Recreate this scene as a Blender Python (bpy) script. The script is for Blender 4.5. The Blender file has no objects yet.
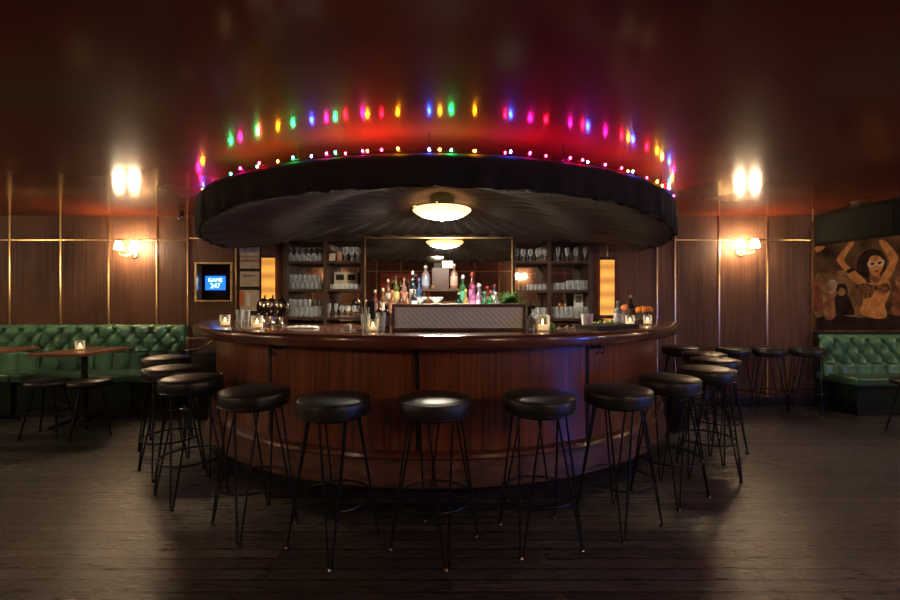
import bpy, bmesh, math, random
from mathutils import Vector, Matrix
random.seed(7)
sc = bpy.context.scene
COL = sc.collection
PI = math.pi
# ------------------------------------------------------------------ camera, world, exposure
EYE = 1.28
F = 430.0                       # focal length in pixels of the 900 px wide frame
cam = bpy.data.cameras.new('camera'); camo = bpy.data.objects.new('camera', cam); COL.objects.link(camo)
cam.sensor_width = 36; cam.lens = F / 900 * 36
camo.location = (0, 0, EYE); camo.rotation_euler = (PI / 2, 0, 0)
sc.camera = camo
w = bpy.data.worlds.new('world'); sc.world = w; w.use_nodes = True
w.node_tree.nodes['Background'].inputs[0].default_value = (0.02, 0.015, 0.012, 1)
w.node_tree.nodes['Background'].inputs[1].default_value = 0.3
sc.view_settings.view_transform = 'Standard'; sc.view_settings.look = 'None'
sc.view_settings.exposure = .95; sc.view_settings.gamma = 1
sc.cycles.use_denoising = True
sc.cycles.max_bounces = 10; sc.cycles.transparent_max_bounces = 40
sc.cycles.transmission_bounces = 8
sc.cycles.sample_clamp_indirect = 6
E_SCONCE = 80; E_SIDE = 110; E_PENDANT = 120; E_BULB = 480; E_BACK = 85; E_BLUE = 22; E_AMBER = .6

# ------------------------------------------------------------------ helpers
def X(px, Y): return (px - 450) / F * Y          # measured column -> metres at depth Y
def Z(py, Y): return EYE + (300 - py) / F * Y

def tag(o, label=None, cat=None, group=None, kind=None):
    if label: o['label'] = label
    if cat: o['category'] = cat
    if group: o['group'] = group
    if kind: o['kind'] = kind
    return o
def thing(name, label, cat, loc=(0, 0, 0), rz=0, group=None):
    o = bpy.data.objects.new(name, None); COL.objects.link(o); o.empty_display_size = .05
    o.location = loc; o.rotation_euler = (0, 0, rz)
    return tag(o, label, cat, group)
def copy_tree(o, loc=None, rz=None, label=None, group=None, parent=None):
    c = o.copy(); COL.objects.link(c); c.parent = parent
    if loc is not None: c.location = loc
    if rz is not None: c.rotation_euler = (0, 0, rz)
    if label: c['label'] = label
    if group: c['group'] = group
    for ch in list(o.children): copy_tree(ch, parent=c)
    return c

class MB:
    def __init__(s): s.b = bmesh.new()
    def box(s, c, d, rz=0, bev=0):
        r = bmesh.ops.create_cube(s.b, size=1)
        vs = r['verts']
        M = Matrix.Translation(c) @ Matrix.Rotation(rz, 4, 'Z') @ Matrix.Diagonal((d[0], d[1], d[2], 1))
        bmesh.ops.transform(s.b, matrix=M, verts=vs)
        if bev:
            es = list({e for v in vs for e in v.link_edges})
            bmesh.ops.bevel(s.b, geom=es, offset=bev, segments=2, affect='EDGES', profile=.6)
        return s
    def b2(s, lo, hi, bev=0):
        return s.box([(a + b) / 2 for a, b in zip(lo, hi)], [b - a for a, b in zip(lo, hi)], bev=bev)
    def rings(s, rings, closed=True, cap=True):
        b = s.b; R = [[b.verts.new(p) for p in r] for r in rings]
        n = len(R[0]); m = n if closed else n - 1
        for i in range(len(R) - 1):
            for j in range(m):
                k = (j + 1) % n
                try: b.faces.new((R[i][j], R[i][k], R[i + 1][k], R[i + 1][j]))
                except ValueError: pass
        if cap and closed:
            for r in (R[0][::-1], R[-1]):
                try: b.faces.new(r)
                except ValueError: pass
        return s
    def lathe(s, prof, c=(0, 0, 0), n=32, cap=True):
        return s.rings([[(c[0] + r * math.cos(2 * PI * j / n), c[1] + r * math.sin(2 * PI * j / n), c[2] + z)
                         for j in range(n)] for r, z in prof], cap=cap)
    def tube(s, pts, r, n=8, closed=False):
        pts = [Vector(p) for p in pts]; N = len(pts); out = []
        up = Vector((0, 0, 1))
        for i, p in enumerate(pts):
            a = pts[(i - 1) % N] if (closed or i) else pts[0]
            c = pts[(i + 1) % N] if (closed or i < N - 1) else pts[-1]
            d = (c - a).normalized()
            u = d.cross(up)
            if u.length < 1e-3: u = d.cross(Vector((1, 0, 0)))
            u.normalize(); v = d.cross(u)
            rr = r[i] if isinstance(r, (list, tuple)) else r
            out.append([p + u * rr * math.cos(2 * PI * k / n) + v * rr * math.sin(2 * PI * k / n) for k in range(n)])
        if closed: out.append(out[0]); s.rings(out, cap=False)
        else: s.rings(out)
        return s
    def prism(s, poly, fn, t0, t1):
        """poly in (a,b); fn(a,b,t)->xyz"""
        b = s.b
        A = [b.verts.new(fn(a, c, t0)) for a, c in poly]; B = [b.verts.new(fn(a, c, t1)) for a, c in poly]
        b.faces.new(A[::-1]); b.faces.new(B)
        n = len(poly)
        for i in range(n): b.faces.new((A[i], A[(i + 1) % n], B[(i + 1) % n], B[i]))
        return s
    def grid(s, f, nu, nv):
        V = [[s.b.verts.new(f(i / nu, j / nv)) for i in range(nu + 1)] for j in range(nv + 1)]
        for j in range(nv):
            for i in range(nu): s.b.faces.new((V[j][i], V[j][i + 1], V[j + 1][i + 1], V[j + 1][i]))
        return s
    def sphere(s, c, r, sc_=(1, 1, 1), n=12):
        bmesh.ops.create_uvsphere(s.b, u_segments=n, v_segments=max(6, n // 2 + 2), radius=r,
            matrix=Matrix.Translation(c) @ Matrix.Diagonal((*sc_, 1)))
        return s
    def build(s, name, mat, parent=None, smooth=True, ang=35):
        bmesh.ops.remove_doubles(s.b, verts=s.b.verts, dist=1e-5)
        bmesh.ops.recalc_face_normals(s.b, faces=s.b.faces)
        me = bpy.data.meshes.new(name); s.b.to_mesh(me); s.b.free()
        me.materials.append(mat)
        o = bpy.data.objects.new(name, me); COL.objects.link(o); o.parent = parent
        if smooth:
            for p in me.polygons: p.use_smooth = True
            try: me.set_sharp_from_angle(angle=math.radians(ang))
            except Exception: pass
        return o

def struct(name, mb, mat, **k):
    o = mb.build(name, mat, **k); o['kind'] = 'structure'; return o

# ------------------------------------------------------------------ materials
def new_mat(name):
    m = bpy.data.materials.new(name); m.use_nodes = True
    nt = m.node_tree; return m, nt, nt.nodes['Principled BSDF']
def pm(name, col, rough=.5, metal=0, coat=0, noise=0, nscale=20, stretch=(1, 1, 1), bump=0, emis=None, es=0, trans=0, ior=1.45, spec=None, bscale=None, rvar=0, coat_rough=.08):
    m, nt, p = new_mat(name)
    p.inputs['Base Color'].default_value = (*col, 1); p.inputs['Roughness'].default_value = rough
    p.inputs['Metallic'].default_value = metal; p.inputs['Coat Weight'].default_value = coat
    p.inputs['Coat Roughness'].default_value = coat_rough
    p.inputs['Transmission Weight'].default_value = trans; p.inputs['IOR'].default_value = ior
    if spec is not None: p.inputs['Specular IOR Level'].default_value = spec
    if emis: p.inputs['Emission Color'].default_value = (*emis, 1); p.inputs['Emission Strength'].default_value = es
    N = nt.nodes; L = nt.links
    tc = N.new('ShaderNodeTexCoord'); mp = N.new('ShaderNodeMapping'); mp.inputs['Scale'].default_value = stretch
    L.new(tc.outputs['Object'], mp.inputs[0])
    if noise or rvar or bump:
        nz = N.new('ShaderNodeTexNoise'); nz.inputs['Scale'].default_value = nscale; nz.inputs['Detail'].default_value = 6
        L.new(mp.outputs[0], nz.inputs['Vector'])
    if noise:
        mx = N.new('ShaderNodeMix'); mx.data_type = 'RGBA'
        mx.inputs[6].default_value = (*[c * (1 - noise) for c in col], 1); mx.inputs[7].default_value = (*[min(1, c * (1 + noise)) for c in col], 1)
        cr = N.new('ShaderNodeMapRange'); cr.inputs[1].default_value = .32; cr.inputs[2].default_value = .68
        L.new(nz.outputs[0], cr.inputs[0]); L.new(cr.outputs[0], mx.inputs[0]); L.new(mx.outputs[2], p.inputs['Base Color'])
    if rvar:
        mr = N.new('ShaderNodeMapRange'); mr.inputs[1].default_value = .3; mr.inputs[2].default_value = .7
        mr.inputs[3].default_value = max(.02, rough - rvar); mr.inputs[4].default_value = rough + rvar
        L.new(nz.outputs[0], mr.inputs[0]); L.new(mr.outputs[0], p.inputs['Roughness'])
    if bump:
        bp = N.new('ShaderNodeBump'); bp.inputs['Strength'].default_value = bump; bp.inputs['Distance'].default_value = .01
        if bscale:
            n2 = N.new('ShaderNodeTexNoise'); n2.inputs['Scale'].default_value = bscale; n2.inputs['Detail'].default_value = 9
            L.new(mp.outputs[0], n2.inputs['Vector']); L.new(n2.outputs[0], bp.inputs['Height'])
        else: L.new(nz.outputs[0], bp.inputs['Height'])
        L.new(bp.outputs[0], p.inputs['Normal'])
        if coat: L.new(bp.outputs[0], p.inputs['Coat Normal'])
    return m
def em(name, col, s):
    m, nt, p = new_mat(name)
    p.inputs['Base Color'].default_value = (*[c * .5 for c in col], 1)
    p.inputs['Emission Color'].default_value = (*col, 1); p.inputs['Emission Strength'].default_value = s
    return m

def floor_mat():
    m, nt, p = new_mat('worn_floorboards'); N = nt.nodes; L = nt.links
    tc = N.new('ShaderNodeTexCoord')
    br = N.new('ShaderNodeTexBrick'); br.offset = .37; br.offset_frequency = 2
    br.inputs['Scale'].default_value = 1; br.inputs['Brick Width'].default_value = 2.3; br.inputs['Row Height'].default_value = .082
    br.inputs['Mortar Size'].default_value = .009; br.inputs['Mortar Smooth'].default_value = .4
    br.inputs['Color1'].default_value = (.022, .0195, .0175, 1); br.inputs['Color2'].default_value = (.085, .076, .068, 1)
    br.inputs['Mortar'].default_value = (.006, .004, .003, 1)
    L.new(tc.outputs['Object'], br.inputs['Vector'])
    mp = N.new('ShaderNodeMapping'); mp.inputs['Scale'].default_value = (2.2, 26, 1); L.new(tc.outputs['Object'], mp.inputs[0])
    n1 = N.new('ShaderNodeTexNoise'); n1.inputs['Scale'].default_value = 3; n1.inputs['Detail'].default_value = 9; n1.inputs['Roughness'].default_value = .7
    L.new(mp.outputs[0], n1.inputs['Vector'])
    n2 = N.new('ShaderNodeTexNoise'); n2.inputs['Scale'].default_value = 1.1; n2.inputs['Detail'].default_value = 8; n2.inputs['Roughness'].default_value = .65
    L.new(tc.outputs['Object'], n2.inputs['Vector'])
    r1 = N.new('ShaderNodeMapRange'); r1.inputs[1].default_value = .3; r1.inputs[2].default_value = .72; r1.inputs[3].default_value = .05; r1.inputs[4].default_value = 2.4
    L.new(n1.outputs[0], r1.inputs[0])
    r2 = N.new('ShaderNodeMapRange'); r2.inputs[1].default_value = .35; r2.inputs[2].default_value = .65; r2.inputs[3].default_value = .6; r2.inputs[4].default_value = 1.35
    L.new(n2.outputs[0], r2.inputs[0])
    mm = N.new('ShaderNodeMath'); mm.operation = 'MULTIPLY'; L.new(r1.outputs[0], mm.inputs[0]); L.new(r2.outputs[0], mm.inputs[1])
    vm = N.new('ShaderNodeVectorMath'); vm.operation = 'SCALE'; L.new(br.outputs['Color'], vm.inputs[0]); L.new(mm.outputs[0], vm.inputs['Scale'])
    L.new(vm.outputs[0], p.inputs['Base Color'])
    rr = N.new('ShaderNodeMapRange'); rr.inputs[1].default_value = .3; rr.inputs[2].default_value = .7; rr.inputs[3].default_value = .2; rr.inputs[4].default_value = .42
    L.new(n1.outputs[0], rr.inputs[0]); L.new(rr.outputs[0], p.inputs['Roughness'])
    ad = N.new('ShaderNodeMath'); ad.operation = 'MULTIPLY_ADD'; ad.inputs[1].default_value = -1.0
    L.new(br.outputs['Fac'], ad.inputs[0]); L.new(n1.outputs[0], ad.inputs[2])
    n3 = N.new('ShaderNodeTexNoise'); n3.inputs['Scale'].default_value = 45; n3.inputs['Detail'].default_value = 5; L.new(tc.outputs['Object'], n3.inputs['Vector'])
    a2 = N.new('ShaderNodeMath'); a2.operation = 'MULTIPLY_ADD'; a2.inputs[1].default_value = .9; L.new(n3.outputs[0], a2.inputs[0]); L.new(ad.outputs[0], a2.inputs[2])
    bp = N.new('ShaderNodeBump'); bp.inputs['Strength'].default_value = 1.0; bp.inputs['Distance'].default_value = .009
    L.new(a2.outputs[0], bp.inputs['Height']); L.new(bp.outputs[0], p.inputs['Normal'])
    p.inputs['Specular IOR Level'].default_value = .9; p.inputs['Coat Weight'].default_value = .9; p.inputs['Coat Roughness'].default_value = .25; b2 = N.new('ShaderNodeBump'); b2.inputs['Strength'].default_value = .42; b2.inputs['Distance'].default_value = .005; L.new(a2.outputs[0], b2.inputs['Height']); L.new(b2.outputs[0], p.inputs['Coat Normal'])
    return m
def grain_mat(name, c0, c1, rough, coat, sx=60, bump=.2, spec=.5, radial=None):
    """vertical grained / fine-ribbed wood. radial: centre (x,y) for curved surfaces"""
    m, nt, p = new_mat(name); N = nt.nodes; L = nt.links
    tc = N.new('ShaderNodeTexCoord'); src = tc.outputs['Object']
    if radial:
        sx_ = N.new('ShaderNodeSeparateXYZ'); L.new(src, sx_.inputs[0])
        a = N.new('ShaderNodeMath'); a.operation = 'SUBTRACT'; a.inputs[1].default_value = radial[0]; L.new(sx_.outputs[0], a.inputs[0])
        b = N.new('ShaderNodeMath'); b.operation = 'SUBTRACT'; b.inputs[0].default_value = radial[1]; L.new(sx_.outputs[1], b.inputs[1])
        t = N.new('ShaderNodeMath'); t.operation = 'ARCTAN2'; L.new(a.outputs[0], t.inputs[0]); L.new(b.outputs[0], t.inputs[1])
        u = N.new('ShaderNodeMath'); u.operation = 'MULTIPLY'; u.inputs[1].default_value = radial[2]; L.new(t.outputs[0], u.inputs[0])
        cb = N.new('ShaderNodeCombineXYZ'); L.new(u.outputs[0], cb.inputs[0]); L.new(sx_.outputs[2], cb.inputs[2]); src = cb.outputs[0]
    mp = N.new('ShaderNodeMapping'); mp.inputs['Scale'].default_value = (sx, sx, .9); L.new(src, mp.inputs[0])
    n1 = N.new('ShaderNodeTexNoise'); n1.inputs['Scale'].default_value = 1; n1.inputs['Detail'].default_value = 8; n1.inputs['Roughness'].default_value = .7
    L.new(mp.outputs[0], n1.inputs['Vector'])
    mp2 = N.new('ShaderNodeMapping'); mp2.inputs['Scale'].default_value = (3, 3, 1.2); L.new(src, mp2.inputs[0])
    n2 = N.new('ShaderNodeTexNoise'); n2.inputs['Scale'].default_value = 1; n2.inputs['Detail'].default_value = 3; L.new(mp2.outputs[0], n2.inputs['Vector'])
    ad = N.new('ShaderNodeMath'); ad.operation = 'MULTIPLY_ADD'; ad.inputs[1].default_value = .45; L.new(n2.outputs[0], ad.inputs[0]); L.new(n1.outputs[0], ad.inputs[2])
    mr = N.new('ShaderNodeMapRange'); mr.inputs[1].default_value = .5; mr.inputs[2].default_value = .95; L.new(ad.outputs[0], mr.inputs[0])
    mx = N.new('ShaderNodeMix'); mx.data_type = 'RGBA'; mx.inputs[6].default_value = (*c0, 1); mx.inputs[7].default_value = (*c1, 1)
    L.new(mr.outputs[0], mx.inputs[0]); L.new(mx.outputs[2], p.inputs['Base Color'])
    p.inputs['Roughness'].default_value = rough; p.inputs['Coat Weight'].default_value = coat; p.inputs['Coat Roughness'].default_value = .12
    p.inputs['Specular IOR Level'].default_value = spec
    bp = N.new('ShaderNodeBump'); bp.inputs['Strength'].default_value = bump; bp.inputs['Distance'].default_value = .004
    L.new(n1.outputs[0], bp.inputs['Height']); L.new(bp.outputs[0], p.inputs['Normal'])
    return m

CX, CY = -.125, 5.0       # centre of the round bar
M = {}
M['floor'] = floor_mat()
M['ceil'] = pm('oxblood_gloss_ceiling', (.12, .023, .0105), .6, coat=.6, noise=.25, nscale=1.2, bump=.045, bscale=2.6, coat_rough=.15, spec=.02)
M['wall'] = grain_mat('dark_wood_panelling', (.034, .018, .012), (.19, .092, .054), .55, .0, sx=60, bump=1.0, spec=.2)
M['brass'] = pm('brass', (.8, .58, .26), .3, metal=1, noise=.15, nscale=15)
M['bar'] = grain_mat('red_mahogany', (.03, .008, .004), (.38, .10, .034), .34, .5, sx=42, bump=.12, radial=(CX, CY, 2.28))
M['top'] = pm('varnished_counter_wood', (.14, .045, .022), .25, coat=.7, noise=.15, nscale=9, stretch=(1, 3, 1), rvar=.02, coat_rough=.1)
M['skirt'] = pm('scuffed_brown_wood', (.13, .055, .03), .45, noise=.5, nscale=8, bump=.2, stretch=(1, 1, 3))
M['dark'] = pm('black_painted_wood', (.012, .01, .009), .5, noise=.3, spec=.3)
M['iron'] = pm('black_iron', (.012, .012, .013), .32, metal=.5, noise=.2)
M['vinyl'] = pm('black_vinyl', (.012, .011, .011), .4, noise=.3, nscale=12, bump=.06, spec=.7)
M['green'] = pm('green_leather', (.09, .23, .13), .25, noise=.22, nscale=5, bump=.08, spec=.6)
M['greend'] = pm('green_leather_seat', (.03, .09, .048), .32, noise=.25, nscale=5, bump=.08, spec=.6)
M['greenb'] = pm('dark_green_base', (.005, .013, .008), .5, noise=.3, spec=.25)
M['cloth'] = pm('black_velvet', (.014, .010, .010), .9, noise=.3, nscale=30, bump=.2)
M['under'] = pm('brown_lining', (.10, .078, .066), .8, noise=.2, nscale=4)
M['ctop'] = pm('maroon_canopy_top', (.30, .06, .05), .8, noise=.4, nscale=2)
M['chrome'] = pm('chrome', (.75, .73, .7), .16, metal=1)
M['dchrome'] = pm('dark_chrome', (.16, .14, .12), .18, metal=1)
M['mirror'] = pm('mirror_glass', (.62, .58, .52), .03, metal=1)
def thin_glass(name, col, fog=.10):
    m, nt, p = new_mat(name); N = nt.nodes; L = nt.links
    p.inputs['Base Color'].default_value = (*col, 1); p.inputs['Roughness'].default_value = .08; p.inputs['Specular IOR Level'].default_value = .8
    tr = N.new('ShaderNodeBsdfTransparent'); tr.inputs[0].default_value = (*col, 1)
    lw = N.new('ShaderNodeLayerWeight'); lw.inputs[0].default_value = .45
    mr = N.new('ShaderNodeMapRange'); mr.inputs[3].default_value = fog; mr.inputs[4].default_value = .75; L.new(lw.outputs['Facing'], mr.inputs[0])
    mx = N.new('ShaderNodeMixShader'); L.new(mr.outputs[0], mx.inputs[0]); L.new(tr.outputs[0], mx.inputs[1]); L.new(p.outputs[0], mx.inputs[2])
    L.new(mx.outputs[0], N['Material Output'].inputs['Surface']); return m
M['glass'] = thin_glass('clear_glass', (.95, .96, .95), .05)
M['shelfwood'] = pm('brown_shelf_wood', (.045, .022, .013), .4, noise=.4, nscale=10, stretch=(1, 1, .3))
M['table'] = pm('red_brown_tabletop', (.2, .07, .035), .3, noise=.3, nscale=8, stretch=(1, 4, 1), coat=.3)
M['white'] = pm('white_paper', (.7, .66, .6), .7, noise=.05)
M['cream'] = pm('cream_paper', (.5, .4, .27), .7, noise=.15, nscale=12)
M['ceramic'] = pm('white_ceramic', (.8, .76, .7), .25)
M['screenoff'] = pm('dark_glass_screen', (.012, .014, .011), .75, noise=.2, nscale=3, spec=.04)
M['matte'] = pm('matte_black_plastic', (.01, .009, .008), .85, noise=.2, spec=.04)
M['shade'] = em('lit_sconce_shade', (1, .74, .45), E_SCONCE)
M['shadeb'] = em('lit_sconce_shade_rear', (1, .76, .5), E_BACK)
M['shades'] = em('fill_sconce_shade_side', (1, .76, .5), E_SIDE)
M['pend'] = em('lit_pendant_glass', (1, .9, .72), E_PENDANT)
M['pendrim'] = pm('amber_pendant_rim', (.8, .5, .2), .3, emis=(1, .55, .22), es=1.7)
M['wax'] = pm('candle_wax', (.9, .8, .6), .5, emis=(1, .6, .25), es=.35)
M['flame'] = em('candle_flame', (1, .62, .22), 7)

# ------------------------------------------------------------------ room
YW = 5.2; HC = EYE + 1.02; XS = 6.6; YB = -.7
struct('floor', MB().b2((-XS - .1, YB - .1, -.1), (XS + .1, 5.7, 0)), M['floor'])
struct('ceiling', MB().b2((-XS - .1, YB - .1, HC), (XS + .1, 5.7, HC + .1)), M['ceil'])
NX0, NX1 = X(283, YW), X(592, YW); NZ = Z(239, YW)
TV0, TV1, TVZ0, TVZ1 = X(197, YW), X(231, YW), Z(300, YW), Z(264, YW)
wb = MB()
wb.b2((-XS, YW, 0), (TV0, YW + .1, HC)); wb.b2((TV1, YW, 0), (NX0, YW + .1, HC))
wb.b2((TV0, YW, 0), (TV1, YW + .1, TVZ0)); wb.b2((TV0, YW, TVZ1), (TV1, YW + .1, HC))
wb.b2((NX1, YW, 0), (XS, YW + .1, HC)); wb.b2((NX0, YW, NZ), (NX1, YW + .1, HC))
struct('wall_far', wb, M['wall'], smooth=False)
struct('wall_recess', MB().b2((-XS, 5.56, 0), (XS, 5.66, HC)), M['wall'], smooth=False)
struct('wall_near', MB().b2((-XS, YB - .1, 0), (XS, YB, HC)), M['wall'], smooth=False)
struct('wall_left', MB().b2((-XS - .1, YB, 0), (-XS, 5.6, HC)), M['wall'], smooth=False)
struct('wall_right', MB().b2((XS, YB, 0), (XS + .1, 5.6, HC)), M['wall'], smooth=False)
n_trim = 0
def trim(lo, hi, mat='brass'):
    global n_trim; n_trim += 1
    struct('trim_%d' % n_trim, MB().b2(lo, hi, bev=.001), M[mat])
zr = Z(240, YW)
def vstrip(px, z0=.09, z1=HC, Y=YW, wd=.018):
    x = X(px, YW); trim((x - wd / 2, Y - .008, z0), (x + wd / 2, Y, z1))
for px in (-85, -38, 10, 61, 109, 157, 188): vstrip(px)
for px in (675, 719, 767, 812): vstrip(px)
vstrip(236, 1.1, zr); vstrip(657, .2, zr)
trim((X(-110, YW), YW - .007, zr - .007), (X(188, YW), YW, zr + .007))
trim((X(188, YW), YW - .007, zr + .015), (X(283, YW), YW, zr + .028))
trim((X(675, YW), YW - .007, zr - .007), (X(812, YW), YW, zr + .007))
trim((X(592, YW), YW - .007, zr - .02), (X(657, YW), YW, zr - .009))
struct('baseboard_far', MB().b2((X(675, YW), YW - .02, 0), (X(815, YW), YW, .11), bev=.004), M['dark'])
for x in [i * .62 - 6.2 for i in range(21)]:
    if abs(x) > .2: trim((x - .009, YB, .09), (x + .009, YB + .008, HC))
trim((-XS, YB, zr - .007), (XS, YB + .007, zr + .007))

# ------------------------------------------------------------------ wall sconces
def sconce(x, y, z, rz, label, mat='shade'):
    t = thing('wall_sconce', label, 'wall light', (x, y, z), rz)      # built facing -Y
    MB().lathe([(0.002, .0), (.04, .0), (.052, .012), (.05, .02), (.03, .035), (.002, .042)]).build('back_plate', M['cream'], t)
    pl = t.children[0]; pl.rotation_euler = (PI / 2, 0, 0)
    for s in (-1, 1):
        pts = [(0, -.03, 0), (s * .04, -.09, -.03), (s * .08, -.13, -.02), (s * .09, -.13, .03)]
        MB().tube(pts, .006).build('arm', M['brass'], t)
        MB().lathe([(.006, .015), (.018, .02), (.02, .03), (.008, .035)], (s * .09, -.13, 0), 16).build('candle_cup', M['dark'], t)
        sh = MB().lathe([(.052, .04), (.05, .05), (.03, .13), (.028, .13), (.048, .045)], (s * .09, -.13, 0), 24, cap=False)
        so = sh.build('lamp_shade', M[mat], t)
        MB().sphere((s * .09, -.13, .085), .016, (1, 1, 1.6)).build('bulb', M[mat], so)
    return t
sconce(X(129, 5.11), YW, Z(253, 5.1), 0, 'pair of lit shades on the wall sconce above the left green banquette')
sconce(X(745, 5.11), YW, Z(251, 5.1), 0, 'pair of lit shades on the wall sconce right of the round bar')
for x in (-3.2, 1.9, 4.6):  # left and right ones added for front light; the other shows in the mirrors
    n = {-3.2: 'left', 1.9: 'centre right', 4.6: 'right'}[x]
    sconce(x, YB, 1.84, PI, 'twin shade sconce out of direct view on the near wall behind the viewer, %s' % n, 'shadeb')

for s_ in (-1, 1):  # out-of-view lamps added to brighten the couches, walls and floor
    for y in (1.2, 3.4):
        sconce(s_ * XS, y, 1.84, s_ * -PI / 2, 'unseen fill sconce added on the %s side wall, %s of two' % ('left' if s_ < 0 else 'right', 'nearer' if y < 2 else 'farther'), 'shades')
# ------------------------------------------------------------------ round bar
def arc(R, a, z): return (CX + R * math.sin(a), CY - R * math.cos(a), z)
def sweep(mb, prof, a0, a1, n):
    """closed profile (r,z) swept along the bar's arc"""
    mb.rings([[arc(r, a0 + (a1 - a0) * i / n, z) for r, z in prof] for i in range(n + 1)])
    return mb
A0, A1 = math.radians(-84), math.radians(84)
bar = thing('curved_bar', 'large round mahogany bar front with corbels and foot ledge', 'bar', (0, 0, 0))
joints = [math.radians(a) for a in (-84, -61, -29.9, -2.0, 28.3, 60, 84)]
for i in range(6):
    sweep(MB(), [(2.20, .12), (2.28, .12), (2.28, .98), (2.20, .98)], joints[i] + .004, joints[i + 1] - .004, 24).build('front_panel', M['bar'], bar)
sweep(MB(), [(2.15, .1), (2.262, .1), (2.262, .98), (2.15, .98)], A0, A1, 90).build('panel_backing', M['dark'], bar)
sweep(MB(), [(2.27, .285), (2.33, .28), (2.345, .295), (2.335, .315), (2.29, .325), (2.27, .325)], A0, A1, 110).build('ledge_trim', M['top'], bar)
sweep(MB(), [(2.25, .28), (2.325, .28), (2.33, .22), (2.36, .15), (2.36, .12), (2.25, .12)], A0, A1, 110).build('foot_skirt', M['skirt'], bar)
sweep(MB(), [(2.05, 0), (2.14, 0), (2.14, .13), (2.05, .13)], A0, A1, 90).build('toe_kick', M['dark'], bar)
for a in joints[1:-1]:
    ca, sa = math.cos(a), math.sin(a)
    def fn(r, z, t, a=a): 
        p = arc(2.28 + r, a, z); return (p[0] + t * math.cos(a), p[1] + t * math.sin(a), z)
    prof = [(0, .98), (.1, .98), (.1, .97), (.085, .96), (.09, .948), (.08, .938), (.066, .94), (.06, .925), (.055, .91),
            (.045, .905), (.04, .885), (.042, .86), (.028, .845), (.032, .82), (.024, .79), (.025, .76), (.014, .745), (.010, .72), (0, .71)]
    if abs(a) < .2: MB().prism(prof, fn, -.014, .014).build('corbel', M['dark'], bar)
    elif abs(a) < 1:
        MB().prism([(0, .70), (.006, .70), (.006, .98), (0, .98)], fn, -.012, .012).build('joint_strip', M['dark'], bar)
        def q(r, z, t): return fn(r, z, t)
        for t0 in (.05, .10):
            MB().tube([q(.01, .955, t0), q(.05, .95, t0), q(.06, .925, t0), q(.045, .905, t0), q(.03, .915, t0)], .005).build('coat_hook', M['iron'], bar)
        MB().prism([(0, .94), (.012, .94), (.012, .97), (0, .97)], fn, .03, .12).build('hook_plate', M['iron'], bar)
    MB().prism([(0, .33), (.006, .33), (.006, .70), (0, .70)], fn, -.012, .012).build('joint_strip', M['dark'], bar)
top = MB()
sweep(top, [(1.84, 1.03), (1.84, 1.065), (1.85, 1.07), (2.435, 1.07), (2.45, 1.066), (2.458, 1.056), (2.462, 1.035), (2.460, 1.01), (2.453, .992), (2.44, .984), (2.42, .982), (2.30, .982), (2.30, 1.0), (2.285, 1.0), (2.285, 1.03)], math.radians(-86), math.radians(86), 140)
tag(top.build('bar_counter', M['top']), 'glossy dark wood curved counter top with rounded edge on the bar', 'counter')
gate = thing('service_gate', 'low black cabinet with chrome rail at the left end of the bar', 'cabinet', (-2.66, 4.72, 0))
MB().b2((-.1, -.12, 0), (.2, .3, .72), bev=.01).build('cabinet_body', M['dark'], gate)
MB().tube([(-.18, -.1, .86), (.18, -.12, .88)], .01).tube([(-.2, -.1, .74), (.0, -.12, .76), (.2, -.14, .9)], .009).tube([(-.16, -.1, .74), (-.2, -.05, .8), (-.16, -.1, .88)], .008).tube([(-.17, -.09, .70), (-.17, -.09, .88)], .008).build('chrome_rail', M['chrome'], gate)
cr = thing('floor_bin', 'dark rounded waste bin on the floor at the right end of the bar', 'bin', (2.23, 4.35, 0))
MB().lathe([(.12, 0), (.15, .01), (.17, .2), (.165, .3)]).build('bin_body', M['dark'], cr)
MB().lathe([(.17, .3), (.17, .315), (.12, .36), (.03, .375)]).build('lid', M['dchrome'], cr)

# ------------------------------------------------------------------ canopy over the bar
RC = 2.445
def zb(a):
    d = abs(math.degrees(a))
    pts = [(0, .685), (30, .675), (45, .64), (62, .60), (78, .595), (90, .60), (120, .6)]
    for (d0, v0), (d1, v1) in zip(pts, pts[1:]):
        if d <= d1:
            t = (d - d0) / (d1 - d0); t = t * t * (3 - 2 * t); return EYE + v0 + (v1 - v0) * t
    return EYE + .6
can = thing('bar_canopy', 'round black draped fabric canopy hung from the ceiling over the bar', 'canopy')
AE = math.radians(92)
vb = MB(); rings = []
NA = 420
for i in range(NA + 1):
    a = -AE + 2 * AE * i / NA
    f = math.sin(a * 58) + .5 * math.sin(a * 97 + 1)
    zt = EYE + .88; z0 = zb(a) - .012 * abs(math.sin(a * 12))
    pr = [(RC - .10, zt), (RC - .04, zt + .006), (RC - .008, zt - .006), (RC + .004, zt - .04), (RC + .002 + f * .006, zt - .12), (RC - .004 + f * .012, z0 + .02), (RC - .01 + f * .012, z0),
          (RC - .03 + f * .012, z0 + .002), (RC - .03 + f * .01, z0 + .03), (RC - .03, zt - .06), (RC - .05, zt - .02), (RC - .1, zt - .015)]
    rings.append([arc(r, a, z) for r, z in pr])
vb.rings(rings); vb.build('valance', M['cloth'], can, ang=80)
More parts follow.
